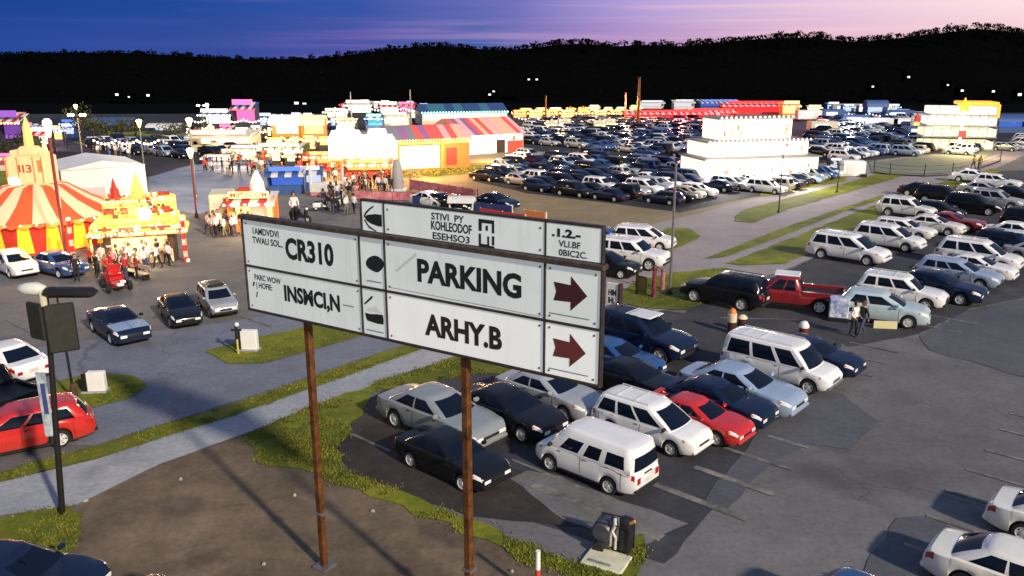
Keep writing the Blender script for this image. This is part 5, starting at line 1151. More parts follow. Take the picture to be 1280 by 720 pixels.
def stall(px, py, wpx, hpx, body, lit, awn, label, rz=0.0, name='market_stall', bulbs=HOT, dpt=.6, sign=None, roof='flat', group=None, cat='stall'):
    b0 = G(px, py); s = F / ((b0.y) * CP + HC * SP); W_, H_ = wpx / s, hpx / s * 1.02; D_ = max(1.2, W_ * dpt); o = empty(name, b0 + Vector((0, D_ / 2, 0)), rz, label, cat, group)
    b = MB(); y = -D_ / 2; t = .12
    b.box((0, D_ / 2 - t, H_ * .42), (W_, t, H_ * .84)); b.box((-W_ / 2 + t, 0, H_ * .42), (t, D_ - .3, H_ * .83)); b.box((W_ / 2 - t, 0, H_ * .42), (t, D_ - .3, H_ * .83)); b.box((0, y + .16, H_ * .16), (W_ - .3, .2, H_ * .32)); b.build('body', BODY[body], o)
    b = MB(); b.box((0, D_ / 2 - t - .14, H_ * .52), (W_ - .5, .06, H_ * .56)); b.build('lit_interior', EM[lit], o)
    if roof == 'flat':
        b = MB(); n = max(4, int(W_ / .6)); zA, zB = H_ * .90, H_ * .72
        for k in range(n):
            x0, x1 = -W_ * .54 + W_ * 1.08 * k / n, -W_ * .54 + W_ * 1.08 * (k + 1) / n
            b.face([(x0, y - .5, zB), (x1, y - .5, zB), (x1, D_ / 2, zA), (x0, D_ / 2, zA)], k % 2); b.face([(x0, y - .5, zB), (x1, y - .5, zB), (x1, y - .52, zB - .22), (x0, y - .52, zB - .22)], k % 2)
        b.build('awning', [BODY[awn], BODY['white'] if awn != 'white' else BODY['cream']], o, weld=False)
        b = MB(); b.cbox((0, y - .1, H_ * .92), (W_ * .84, .10, H_ * .16), .03); sb = b.build('sign_board', EM[lit], o)
        if sign: text('lettering', sign, -W_ * .38, W_ * .38, H_ * .86, H_ * .98, y - .16, mat('stall lettering', (.45, .03, .02), .5), sb, .03)
    elif roof == 'peak':
        b = MB(); b.lathe([(W_ * .70, H_ * .58), (W_ * .38, H_ * .74), (.05, H_)], n=4, a0=R(45), a1=R(405)); b.build('canopy', EM[lit] if awn == 'lit' else BODY[awn], o)
    else:
        b = MB(); b.grid([[(x * W_ * .53, D_ * .55 * math.cos(q), H_ * .62 + H_ * .36 * math.sin(q)) for q in [math.pi * k / 8 for k in range(9)]] for x in (-1, -.33, .33, 1)]); b.build('canopy', EM[lit] if awn == 'lit' else BODY[awn], o, smooth=40)
    if bulbs:
        b = MB(); bulb_row(b, -W_ * .5, W_ * .5, y - .56, H_ * .70, max(4, min(24, int(W_ / .45))), .10 if b0.y < 120 else .16); b.build('bulb_string', bulbs, o)
    return o
OB = HOT; RB = glow('red bulb', (1, .06, .05), 3); BB = glow('blue bulb', (.25, .4, 1), 4); AB = glow('amber bulb', (1, .55, .12), 5)
# the red lettered stall and the things around it
s0 = stall(313, 290, 58, 50, 'orange', 'gold', 'red', 'orange lit stall with red lettering peeping over the sign edge', R(6), sign='MIITCCOM')
b0 = G(276, 286); o = empty('box_trailer', b0 + Vector((0, 1, 0)), R(14), 'plain cream box trailer attached to no car beside the red lettered stall', 'trailer')
b = MB(); b.cbox((0, 0, 1.75), (1.9, 3.4, 2.5), .08); b.build('body', BODY['cream'], o)
b = MB(); b.cbox((0, 0, .42), (1.7, 3.0, .14), .02); b.tube((0, -1.6, .42), (0, -2.5, .4), .05, n=6); b.build('chassis', DARKSTEEL, o)
for sx in (-.85, .85):
    b = MB(); b.lathe([(.001, -.1), (.33, -.1), (.35, 0), (.33, .1), (.001, .1)], (sx, 0, .36), 14, axis='x'); b.build('wheel', TYRE, o, smooth=40)
b0 = G(316, 290) + Vector((0, 2.2, 0)); o = empty('tower', b0, R(10), 'white pointed tower rising behind the red lettered stall', 'tower'); h = top_z(b0, 316, 213)
b = MB(); b.lathe([(.85, 0), (.80, h * .62), (.62, h * .66), (.55, h * .80), (.12, h)], n=6); b.build('shaft', mat('tower white', (.75, .72, .66), .6, emit=(1, .9, .75), es=.25), o)
b = MB(); b.cbox((-1.1, -.1, h * .62), (1.0, .6, .9), .1); b.build('red_panel', KRED, o)
# blue awnings and white counter
stall(356, 243, 46, 34, 'blue', 'blue', 'blue', 'blue lit stall with a blue awning left of the white counter', R(8), bulbs=None)
stall(384, 238, 36, 30, 'blue', 'cool', 'blue', 'second blue stall with a pale interior next to the white counter', R(8), bulbs=None)
b0 = G(409, 246); o = empty('counter_stand', b0 + Vector((0, .8, 0)), R(-4), 'white counter stand with a pink base and posts', 'counter stand')
b = MB(); b.cbox((0, 0, .85), (3.6, 1.4, .95), .06); b.build('counter', BODY['white'], o)
b = MB(); b.cbox((0, 0, .2), (3.5, 1.3, .36), .04); b.build('plinth', mat('pink base', (.55, .20, .24), .6), o)
for x in (-1.7, 1.7):
    b = MB(); b.cbox((x, -.5, 1.7), (.22, .22, 2.6), .04); b.build('post', BODY['white'], o)
# pale pillar
b0 = G(497, 238); h = top_z(b0, 497, 198); o = empty('pillar', b0, 0, 'pale grey tapering pillar with rounded top at the crowd edge', 'pillar')
b = MB(); b.lathe([(.72, 0), (.70, h * .3), (.55, h * .75), (.34, h * .94), (.001, h)], n=16); b.build('shaft', BODY['grey'], o, smooth=50)
b = MB(); b.cbox((0, 0, .12), (1.9, 1.9, .24), .04); b.build('plinth', BODY['white'], o)
# long barriers behind the sign
def barrier(a, c, h, m, label, posts=None):
    A_, B_ = G(*a), G(*c); d = B_ - A_; L_ = d.length; o = empty('barrier', A_, math.atan2(d.y, d.x), label, 'barrier'); n = max(2, int(L_ / 2))
    b = MB()
    for k in range(n): b.cbox((L_ * (k + .5) / n, 0, h * .55), (L_ / n - .06, .10, h * .85), .02)
    b.build('panel', m, o)
    for k in range(n + 1):
        b = MB(); b.cbox((L_ * k / n, .08, h * .5), (.10, .12, h), .02); b.build('post', posts or DARKSTEEL, o)
PINKB = mat('red banner cloth', (.55, .045, .08), .7, var=.35, vscale=.8, col2=(.72, .30, .34)); BLUEB = mat('navy banner cloth', (.02, .03, .13), .7, var=.3)
barrier((512, 238), (596, 252), 1.25, PINKB, 'long red and pink banner barrier above the sign top')
barrier((440, 250), (516, 252), .9, PINKB, 'dark red barrier beside the dense crowd'); barrier((516, 258), (640, 272), 1.1, BLUEB, 'navy barrier running behind the sign top', BODY['white'])
barrier((600, 272), (656, 281), .9, mat('bright red cloth', (.55, .03, .02), .7), 'bright red barrier at the end of the navy barrier', BODY['white']); barrier((655, 280), (682, 284), 1.3, mat('orange cloth', (.62, .20, .05), .7), 'orange barrier section with white posts', BODY['white'])
stall(577, 268, 32, 22, 'white', 'cool', 'white', 'small white booth with a pale blue front just above the sign', R(-6), bulbs=None, roof='barrel')
for k, (px, py, c) in enumerate(((545, 262, 'navy'), (560, 265, 'black'), (612, 262, 'navy'), (530, 260, 'white'))): car('sedan', c, px, py, ['navy sedan glimpsed above the sign beside the pink banner', 'black sedan glimpsed above the sign next to the navy one', 'navy sedan between the white booth and the red barrier', 'white sedan at the crowd end of the pink banner'][k], 'sedan')

# white lit domes
def dome(px, py, wpx, hpx, label):
    b0 = G(px, py); s = F / (b0.y * CP + HC * SP); W_, H_ = wpx / s, hpx / s; o = empty('glow_tent', b0 + Vector((0, W_ / 2, 0)), R(10), label, 'tent'); b = MB(); rows = []
    for z, k, kx in ((.24, .92, 1.0), (.26, 1.04, 1.04), (.60, 1.0, 1.02), (.62, 1.06, 1.06), (.66, 1.06, 1.06), (.84, .62, .82), (.85, .40, .55), (.98, .34, .46), (1.0, .05, .08)):
        r = []
        for q in range(40):
            t = 2 * math.pi * q / 40 + .08; c, sn = math.cos(t), math.sin(t); e = .22
            r.append((W_ / 2 * kx * math.copysign(abs(c) ** e, c), W_ / 2 * k * math.copysign(abs(sn) ** e, sn), H_ * z))
        rows.append(r)
    b.grid(rows, close=True); b.face(rows[-1]); b.build('canopy', EM['white'], o, smooth=25)
    b = MB(); n = 6
    for k in range(n + 1):
        x = -W_ * .5 + W_ * k / n; b.cbox((x, -W_ * .48, H_ * .12), (.22, .22, H_ * .26), .03)
    b.build('post', BODY['orange'], o)
    b = MB(); b.cbox((0, 0, H_ * .12), (W_ * .8, W_ * .7, H_ * .2), .05); b.build('counter', BODY['orange'], o)
    b = MB(); b.cbox((0, -W_ * .5, H_ * .24), (W_ * 1.06, .16, H_ * .06), .03); b.build('light_strip', EM['orange'], o)
dome(430, 213, 42, 56, 'glowing white square tent nearest the orange canopies'); dome(470, 217, 46, 54, 'glowing white square tent nearest the orange hall')
stall(405, 212, 44, 22, 'red', 'orange', 'orange', 'low orange stall under the first glowing white tent', R(8)); stall(458, 222, 60, 22, 'red', 'orange', 'orange', 'low orange stall under the second glowing white tent', R(6))

# orange hall and white hall with striped roofs
ROOFST = [mat('roof red', (.50, .07, .07), .6, var=.2, emit=(1, .15, .1), es=.3), mat('roof salmon', (.70, .32, .22), .6, emit=(1, .4, .25), es=.4), mat('roof purple', (.28, .13, .30), .6), mat('roof grey', (.20, .20, .26), .6), mat('roof pink', (.72, .40, .42), .6)]
def hall(a, c, zw, zr, dep, label, roofseq, frontm, endm, fn=None):
    A_, B_ = G(*a), G(*c); d = B_ - A_; L_ = d.length; o = empty('hall', A_, math.atan2(d.y, d.x), label, 'hall')
    b = MB(); b.box((L_ / 2, dep / 2, zw / 2), (L_, dep, zw)); b.build('wall', frontm, o)
    b = MB(); n = len(roofseq); ov = .35
    for k in range(n):
        x0, x1 = -ov + (L_ + 2 * ov) * k / n, -ov + (L_ + 2 * ov) * (k + 1) / n
        for (y0, z0), (y1, z1) in (((-ov, zw - .1), (dep * .45, zr)), ((dep * .45, zr), (dep * .55, zr)), ((dep * .55, zr), (dep + ov, zw - .1))):
            b.face([(x0, y0, z0), (x1, y0, z0), (x1, y1, z1), (x0, y1, z1)], roofseq[k])
    b.build('roof', ROOFST, o, weld=False)
    b = MB()
    for x in (.012, L_ - .012): b.face([(x + (.004 if x > 1 else -.004), 0, zw - .02), (x + (.004 if x > 1 else -.004), dep, zw - .02), (x + (.004 if x > 1 else -.004), dep * .5, zr - .03)])
    b.build('gable', endm, o, weld=False)
    if fn: fn(o, L_, dep, zw)
def f_or(o, L_, dep, zw):
    b = MB(); b.cbox((L_ * .34, -.06, zw * .44), (L_ * .52, .08, zw * .78), .02); b.build('lit_front', glow('lit cream front', (1.0, .82, .45), 1.25), o)
    b = MB(); b.cbox((L_ * .76, -.05, zw * .42), (L_ * .14, .06, zw * .6), .02); b.build('door', mat('hall red door', (.40, .02, .015), .6, emit=(1, .05, .02), es=.15), o)
    b = MB(); b.cbox((L_ / 2, -.10, zw * .94), (L_ * 1.0, .16, zw * .13), .03); b.build('fascia', EM['orange'], o)
    for x in (.25, L_ * .06, L_ * .63): 
        b = MB(); b.cbox((x, -.12, zw * .46), (.5, .2, zw * .9), .05); b.build('column', BODY['orange'], o)
    b = MB(); bulb_row(b, .2, L_ - .2, -.25, zw * 1.02, 26, .10); b.build('bulb_string', AB, o)
hall((492, 214), (587, 209), 3.7, 5.3, 8, 'orange lit hall with glowing cream front and grey, purple and red roof', [3, 3, 2, 3, 0, 2, 0, 0, 4, 0, 1, 4], mat('hall orange', (.70, .10, .02), .6, emit=(1, .15, .02), es=.7), BODY['orange'], f_or)
def f_wh(o, L_, dep, zw):
    b = MB(); b.cbox((L_ * .62, -.05, zw * .34), (L_ * .14, .08, zw * .66), .02); b.build('door', mat('hall dark door', (.05, .02, .015), .6), o)
    b = MB(); b.cbox((L_ * .86, -.06, zw * .30), (L_ * .26, .10, zw * .58), .02); b.build('red_panel', mat('red hoarding', (.6, .05, .03), .6, emit=(1, .08, .04), es=.4), o)
    b = MB(); b.cbox((L_ * .84, -.07, zw * .72), (.5, .06, zw * .22), .02); b.build('vent', BODY['orange'], o)
    b = MB(); b.cbox((L_ * .98, -.04, zw * .62), (L_ * .03, .06, zw * .9), .02); b.build('downpipe', BODY['cream'], o)
hall((578, 194), (654, 189), 2.9, 4.9, 11, 'white lit hall under a red and pink striped roof', [0, 2, 4, 2, 0, 1, 0, 1, 4, 1, 1, 1, 0, 4], mat('hall white', (.72, .72, .74), .6, emit=(1.0, .95, .90), es=.9), BODY['cream'], f_wh)
def f_bg(o, L_, dep, zw):
    b = MB(); b.cbox((L_ / 2, -.08, zw * .7), (L_ * .98, .1, zw * .5), .02); b.build('lit_front', glow('pale yellow front', (1.0, .92, .55), 1.3), o)
    b = MB(); bulb_row(b, 0, L_, -.3, zw * 1.05, 30, .22); b.build('bulb_string', glow('green bulb', (.35, 1, .6), 2.5), o)
ROOFST.append(mat('roof teal', (.03, .12, .20), .5, emit=(.1, .4, .6), es=.06)); ROOFST.append(mat('roof navy', (.02, .05, .16), .5, emit=(.08, .2, .6), es=.05))
hall((528, 158), (634, 156), 2.6, 4.2, 12, 'far hall with teal blue roof and pale yellow lit front', [6, 5, 5, 6, 5, 6, 6, 5, 6, 6], BODY['cream'], BODY['blue'], f_bg)
b0 = G(600, 214); rn = random.Random(3)
for k in range(11):                                    # clipped bushes before the orange hall
    px, py = 508 + k * 11 + rn.uniform(-3, 3), 221 + rn.uniform(-2, 2) - k * .6; c = G(px, py); b = MB()
    for q in range(90):
        th, ph, rr = rn.uniform(0, 6.28), rn.uniform(0, 1.5), rn.uniform(.5, .75); p = Vector((rr * math.cos(th) * math.cos(ph), rr * math.sin(th) * math.cos(ph), .15 + rr * math.sin(ph) * .9)); a = rn.uniform(0, 6.28); e = Vector((math.cos(a), math.sin(a), rn.uniform(-.6, .6))) * .11; f_ = e.orthogonal().normalized() * .09
        b.face([p - e, p + f_, p + e, p - f_], 1 if rn.random() < .35 else 0)
    tag(b.build('shrub', [BLADE, mat('shrub leaf', (.20, .22, .03), .7)] if k == 0 else SHM, None, c, weld=False), 'small round shrub in the hedge before the orange hall', 'shrub', 'shrubs before the orange hall')
    if k == 0: SHM = list(bpy.data.objects['shrub'].data.materials)

# ------------------------------------------------------------------ lit white pavilion
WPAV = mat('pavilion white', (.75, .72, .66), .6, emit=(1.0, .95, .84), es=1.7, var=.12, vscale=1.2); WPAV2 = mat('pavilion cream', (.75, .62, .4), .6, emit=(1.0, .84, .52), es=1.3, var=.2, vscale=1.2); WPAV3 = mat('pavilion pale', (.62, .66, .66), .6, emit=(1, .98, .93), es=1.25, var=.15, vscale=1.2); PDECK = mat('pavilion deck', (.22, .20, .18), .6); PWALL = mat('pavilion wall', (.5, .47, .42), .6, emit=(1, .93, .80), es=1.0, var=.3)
A_ = G(866, 219); B_ = G(1022, 229); d = B_ - A_
PA = math.atan2(d.y, d.x) + R(6); pv = empty('pavilion', G(944, 229) + Vector((.0, 3.2, 0)), R(16), 'three-tiered glowing white pavilion with small coloured figures on its panels', 'pavilion')
rn = random.Random(9)
def tier(w_, dp, z0, z1, y, n, mats, seed, marks):
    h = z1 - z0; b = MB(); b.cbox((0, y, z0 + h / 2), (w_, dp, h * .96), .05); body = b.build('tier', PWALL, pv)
    for k in range(n):
        x = -w_ / 2 + w_ * (k + .5) / n; b = MB(); b.cbox((x, y - dp / 2 - .05, z0 + h * .5), (w_ / n * rn.uniform(.80, .93), .08, h * rn.uniform(.70, .84)), .02); b.build('lit_panel', rn.choice(mats), body)
    if marks:
        b = MB()
        for k in range(marks):
            x = rn.uniform(-w_ * .46, w_ * .46); z = z0 + h * rn.uniform(.25, .7); yy = y - dp / 2 - .12; hgt = h * rn.uniform(.10, .26)
            b.cbox((x, yy, z), (rn.uniform(.15, .38), .04, hgt), .01, rn.randrange(4)); b.cbox((x, yy, z + hgt * .7), (.2, .04, .2), .01, rn.randrange(4))
        b.build('figure_print', [mat('print red', (.55, .12, .08), .6), mat('print ochre', (.7, .5, .08), .6, emit=(1, .6, .1), es=.4), mat('print grey', (.35, .33, .34), .6), mat('print pink', (.7, .35, .3), .6)], body)
    b = MB(); b.cbox((0, y - .1, z1 + .02), (w_ + .5, dp + .5, .16), .04); b.build('deck', PDECK, body)
tier(14.6, 6.0, .15, 2.8, 0, 14, [WPAV3, WPAV3, WPAV, WPAV2], 1, 26); tier(13.0, 5.0, 2.9, 4.6, .6, 11, [WPAV, WPAV, WPAV2], 2, 6); tier(9.4, 4.0, 4.7, 7.1, 1.0, 8, [WPAV, WPAV2, WPAV], 3, 12)
b = MB(); b.cbox((0, -.3, .1), (15.4, 7.2, .2), .04); b.build('base', PDECK, pv)
b = MB(); bulb_row(b, -7.2, 7.2, -3.3, .5, 30, .12); bulb_row(b, -6.5, 6.5, -2.3, 4.72, 24, .10); bulb_row(b, -4.6, 4.6, -1.2, 7.25, 16, .12); b.build('bulb_string', HOT, pv)

# white box, dark kiosk and fence by the pale lawn
b0 = G(1068, 221); o = empty('container', b0 + Vector((0, .8, 0)), R(-6), 'plain white container box beside the verge and lawn fence', 'container')
b = MB(); b.cbox((0, 0, .95), (2.6, 1.7, 1.8), .05); b.build('body', WHITEBOX, o)
b = MB(); b.cbox((0, 0, .03), (2.5, 1.6, .06), .01); b.cbox((1.0, -1.2, .2), (.7, .5, .4), .05); b.build('step', DARKSTEEL, o)
b = MB(); b.cbox((-.4, -.87, .9), (.9, .03, 1.5), .01); b.build('door', mat('container door', (.7, .69, .66), .5), o)
stall(1044, 216, 15, 18, 'dark', 'cool', 'dark', 'narrow dark booth left of the plain white container box', R(-4), bulbs=None)
pts = [(1092, 216), (1112, 219), (1155, 221), (1190, 219), (1222, 212), (1250, 202)]; fn_ = empty('fence', G(*pts[0]), 0, 'dark wire fence around the pale lawn', 'fence'); o0 = G(*pts[0])
b = MB()
for a, c in zip(pts, pts[1:]):
    A_, B_ = G(*a) - o0, G(*c) - o0
    for z in (.35, .8, 1.25): b.tube(A_ + Vector((0, 0, z)), B_ + Vector((0, 0, z)), .018, n=5)
    b.tube(A_ + Vector((0, 0, .10)), B_ + Vector((0, 0, .10)), .09, n=5)
b.build('wire', DARKSTEEL, fn_)
for p in pts:
    b = MB(); b.tube(G(*p) - o0, G(*p) - o0 + Vector((0, 0, 1.5)), .06, .05, 6); b.build('post', DARKSTEEL, fn_)

# lit tower stand with the orange star
b0 = G(1208, 190); s = F / (b0.y * CP + HC * SP); ts = empty('lit_stand', b0 + Vector((0, 4, 0)), R(-12), 'pale yellow lit stand of stacked decks with an orange star', 'stand')
PY = glow('stand pale yellow', (1.0, .95, .60), .85, (.6, .58, .35)); PW = glow('stand white', (1.0, .96, .9), .9, (.6, .6, .58)); OR_ = glow('stand orange', (1.0, .42, .03), 1.1)
for k, (w_, z0, m) in enumerate(((82, .1, PY), (84, 2.0, PY), (80, 3.7, PW), (76, 5.3, PW))):
    W_ = w_ / s; b = MB(); b.cbox((0, -.25 * k, z0 + .75), (W_, 4, 1.1), .06); dk_ = b.build('deck', m, ts)
    b = MB(); b.cbox((0, -.25 * k, z0 + .05), (W_ + .3, 4.3, .14), .03); b.cbox((0, -.25 * k - 2.1, z0 + 1.35), (W_ + .2, .06, .05), .01)
    for q in range(9): b.cbox((-W_ / 2 + W_ * q / 8, -.25 * k - 2.08, z0 + .8), (.09, .09, 1.5), .01)
    b.build('railing', BODY['grey'], dk_)
b = MB(); b.cbox((2.2, -.6, 7.1), (5.2, 4.4, .5), .08); b.cbox((4.8, -.6, 6.0), (.5, 4.4, 2.0), .08); b.build('roof', OR_, ts)
zs = top_z(b0, 1210, 133); b = MB(); pts = []
for k in range(10):
    r_ = 1.25 if k % 2 == 0 else .55; a = math.pi / 2 + k * math.pi / 5; pts.append((r_ * math.cos(a), -2.9, zs + r_ * math.sin(a)))
b.face(pts); b.face([(p[0], p[1] + .3, p[2]) for p in pts])
for k in range(10): p, q = pts[k], pts[(k + 1) % 10]; b.face([p, q, (q[0], q[1] + .3, q[2]), (p[0], p[1] + .3, p[2])])
b.build('star', OR_, ts); b = MB(); b.tube((0, -2.75, 0), (0, -2.75, zs - .6), .22, .18, 8); b.build('column', PW, ts)
b = MB(); b.cbox((.2, -2.95, 2.6), (1.1, .1, 1.0), .05); b.build('red_panel', EM['red'], ts)
# ------------------------------------------------------------------ the rest of the fair along the wood
S = stall
S(14, 190, 34, 50, 'dark', 'purple', 'red', 'purple lit ride booth with a yellow top at the fair edge', 0, bulbs=AB); S(10, 162, 30, 22, 'dark', 'yellow', 'orange', 'small yellow lit booth above the purple booth', 0, bulbs=AB)
S(14, 214, 36, 22, 'cream', 'magenta', 'orange', 'pink lit low stall below the purple booth', 0, bulbs=AB)
S(54, 190, 20, 30, 'dark', 'white', 'red', 'white lit narrow booth beside the purple booth', 0, bulbs=RB); S(72, 182, 16, 24, 'dark', 'yellow', 'blue', 'yellow lit narrow booth with blue bulbs', 0, bulbs=BB); S(36, 178, 18, 24, 'dark', 'magenta', 'blue', 'magenta lit booth between purple and white booths', 0, bulbs=BB)
S(88, 168, 20, 18, 'dark', 'blue', 'blue', 'dim blue booth right behind the tent lamp', 0, bulbs=BB)
S(138, 163, 54, 15, 'dark', 'blue', 'blue', 'long low shed with a pale blue roof behind the hedge', 0, bulbs=None, roof='barrel'); S(204, 168, 40, 13, 'dark', 'cool', 'white', 'low shed with a white blue roof beside the long blue shed', 0, bulbs=None, roof='barrel')
S(275, 190, 78, 26, 'cream', 'warm', 'white', 'long cream lit building with dark blue windows', R(2), bulbs=None)
for k, x in enumerate((268, 286, 308)):
    pass
S(308, 200, 40, 18, 'cream', 'white', 'cream', 'low cream booth in front of the long cream building', R(2), bulbs=None); S(268, 206, 30, 12, 'white', 'cool', 'white', 'very low pale booth by the blue lit drive', R(2), bulbs=None)
S(270, 163, 40, 26, 'dark', 'white', 'blue', 'white lit ride booth by the twin lamps', 0); S(306, 166, 30, 40, 'dark', 'magenta', 'blue', 'tall magenta lit ride tower by the wood', 0, bulbs=RB); S(330, 164, 24, 22, 'dark', 'cool', 'blue', 'pale blue lit booth right of the magenta tower', 0, bulbs=BB)
S(357, 178, 36, 33, 'orange', 'warm', 'lit', 'orange glowing canopy nearest the magenta tower', 0, roof='barrel'); S(391, 178, 30, 33, 'orange', 'gold', 'lit', 'orange glowing canopy nearest the white tents', 0, roof='barrel')
S(350, 200, 60, 20, 'green', 'warm', 'green', 'olive green stall row below the orange canopies', 0)
S(360, 158, 40, 14, 'dark', 'blue', 'blue', 'dim blue stall behind the orange canopies', 0, bulbs=BB); S(420, 152, 30, 16, 'dark', 'warm', 'blue', 'warm lit booth behind the first white tent', 0); S(432, 164, 26, 16, 'dark', 'gold', 'orange', 'gold lit booth touching the first white tent top', 0)
S(448, 148, 34, 22, 'dark', 'white', 'white', 'white lit ride booth by the thin grey mast', 0); S(468, 163, 22, 20, 'blue', 'cyan', 'blue', 'cyan lit booth between the white tents and the pale wall', 0, bulbs=BB); S(494, 161, 34, 20, 'cream', 'warm', 'cream', 'cream lit wide booth between the cyan booth and striped hall', 0, bulbs=None)
S(486, 148, 26, 20, 'dark', 'white', 'red', 'white booth with a red awning by the striped hall mast', 0, bulbs=RB); S(508, 146, 22, 18, 'dark', 'magenta', 'red', 'small magenta booth by the striped hall mast', 0, bulbs=RB); S(520, 152, 20, 14, 'dark', 'white', 'white', 'small white booth at the end of the teal roofed hall', 0)
for k, x in enumerate(range(650, 792, 20)): S(x, 151, 19, 13, 'dark', 'gold' if k % 2 else 'orange', 'orange' if k % 2 else 'red', ['orange', 'gold'][k % 2] + ' lit stall in the long row of amber lights', 0, bulbs=AB, group='amber lit stalls in a row')
for k, (x, y) in enumerate(((706, 164), (750, 166), (690, 166), (762, 164))): S(x, y, 16, 17, 'cream', 'warm', 'cream', 'cream lit booth standing among the far parked cars', 0, roof='peak', bulbs=None, group='cream booths among the far cars')
S(838, 153, 112, 15, 'red', 'red', 'red', 'very long red lit tent behind the far lot', 0, bulbs=RB, dpt=.12); S(890, 152, 60, 16, 'red', 'red', 'red', 'red lit stall between the long red tent and the pavilion', 0, bulbs=RB, dpt=.2); S(944, 147, 84, 20, 'red', 'red', 'red', 'red lit hall behind the pavilion top', 0, bulbs=RB, dpt=.2)
S(943, 140, 16, 12, 'orange', 'warm', 'lit', 'glowing white ball-topped kiosk over the pavilion', 0, roof='peak', bulbs=None); S(988, 149, 22, 22, 'orange', 'gold', 'orange', 'gold lit booth beside the pavilion top', 0, bulbs=AB)
S(855, 137, 26, 12, 'white', 'cool', 'white', 'pale blue booth roof above the long red tent', 0, bulbs=None); S(815, 136, 30, 10, 'white', 'cool', 'white', 'low white booth above the long red tent', 0, bulbs=None); S(900, 137, 50, 12, 'blue', 'blue', 'blue', 'long blue stall left of the red hall', 0, bulbs=None)
DL = [('dark', 'warm', 'white', AB), ('dark', 'white', 'blue', HOT), ('cream', 'gold', 'orange', AB), ('blue', 'cool', 'blue', BB), ('red', 'orange', 'red', HOT), ('dark', 'yellow', 'cream', HOT), ('dark', 'magenta', 'red', RB), ('green', 'warm', 'green', HOT)]
AWN = {'white': 'white', 'blue': 'blue', 'orange': 'orange', 'red': 'red', 'cream': 'cream', 'green': 'olive green'}
LIT = dict(warm='warm', white='white', gold='golden', cool='bluish', orange='orange', yellow='yellow', magenta='magenta')
dr = random.Random(17)
def rowof(x0, x1, y, w0, w1, h0, h1, where, pick=None):
    x = x0
    while x < x1:
        w_ = dr.uniform(w0, w1); bd, lt, aw, bl = DL[dr.choice(pick) if pick else dr.randrange(len(DL))]; x += w_ / 2
        S(x, y + dr.uniform(-1.5, 1.5), w_, dr.uniform(h0, h1), bd, lt, aw, '%s lit stall under a %s awning %s' % (LIT[lt], AWN[aw], where), dr.uniform(-.2, .2), bulbs=bl, roof=dr.choice(['flat', 'flat', 'peak']), group='stalls ' + where); x += w_ / 2 + dr.uniform(1, 6)
rowof(236, 340, 176, 12, 20, 15, 22, 'in the row behind the long cream building'); rowof(336, 410, 187, 12, 18, 15, 20, 'in the row before the orange canopies', [0, 2, 5, 7]); rowof(20, 90, 172, 10, 16, 14, 20, 'at the far edge beyond the striped tent', [3, 6, 1]); rowof(330, 425, 160, 10, 15, 12, 18, 'in the row at the foot of the wood', [1, 3, 0]); rowof(425, 525, 140, 9, 14, 10, 14, 'in the furthest row between the masts', [1, 6, 0, 3]); rowof(336, 384, 206, 12, 18, 13, 18, 'beside the blue stalls', [0, 4, 7])
rowof(650, 790, 143, 10, 16, 8, 12, 'behind the amber stalls', [2, 0, 5]); rowof(1010, 1120, 143, 11, 18, 10, 14, 'between the wood and the box trailers', [1, 3, 0])
def trailer(px, py, wpx, hpx, col, label, rz=0.0):
    b0 = G(px, py); s = F / (b0.y * CP + HC * SP); W_, H_ = wpx / s, hpx / s; o = empty('box_trailer', b0 + Vector((0, 1.3, 0)), rz, label, 'trailer', 'box trailers behind the far corner lot')
    b = MB(); b.cbox((0, 0, H_ * .58), (W_, 2.5, H_ * .78), .08); b.build('body', BODY[col], o)
    b = MB(); b.cbox((0, 0, H_ * .14), (W_ * .94, 2.2, H_ * .10), .02); b.build('chassis', DARKSTEEL, o)
    for x in (-.32, -.22, .3):
        b = MB(); b.lathe([(.001, -1.2), (.45, -1.2), (.48, -1.0), (.48, 1.0), (.45, 1.2), (.001, 1.2)], (W_ * x, 0, .48), 12, axis='y'); b.build('wheel', TYRE, o, smooth=40)
    b = MB(); b.cbox((-W_ * .1, -1.27, H_ * .62), (W_ * .5, .03, H_ * .3), .01); b.build('light_panel', EM['cool'], o)
for px, py, w_, h, c, l in ((1012, 152, 30, 14, 'white', 'white box trailer right of the gold booth'), (1042, 151, 28, 14, 'blue', 'blue box trailer next to the white trailer'), (1030, 166, 34, 14, 'cream', 'cream box trailer in the second row of trailers'), (1070, 156, 34, 12, 'blue', 'blue box trailer before the blue dome'), (1100, 160, 44, 12, 'white', 'long white box trailer at the lot end'), (1136, 160, 40, 12, 'white', 'white box trailer beside the yellow lit figure'), (1060, 142, 40, 12, 'grey', 'grey box trailer at the wood'), (1150, 172, 34, 14, 'blue', 'blue box trailer close to the lit stand'), (1125, 150, 36, 12, 'blue', 'blue box trailer behind the long white one')): trailer(px, py, w_, h, c, l)
S(1096, 148, 26, 22, 'blue', 'cool', 'blue', 'blue dome booth with a white lit top', 0, bulbs=None, roof='barrel'); S(1109, 146, 10, 14, 'dark', 'warm', 'cream', 'small warm lit booth beside the blue dome', 0, bulbs=None)
S(1146, 168, 12, 26, 'cream', 'yellow', 'red', 'narrow yellow lit figure booth', 0, roof='peak', bulbs=None); S(1178, 168, 50, 26, 'cream', 'warm', 'white', 'pale yellow hut left of the starred stand', 0)
S(1270, 166, 46, 22, 'blue', 'blue', 'blue', 'blue lit shed with a bright blue roof by the road end', 0, bulbs=None, roof='barrel')

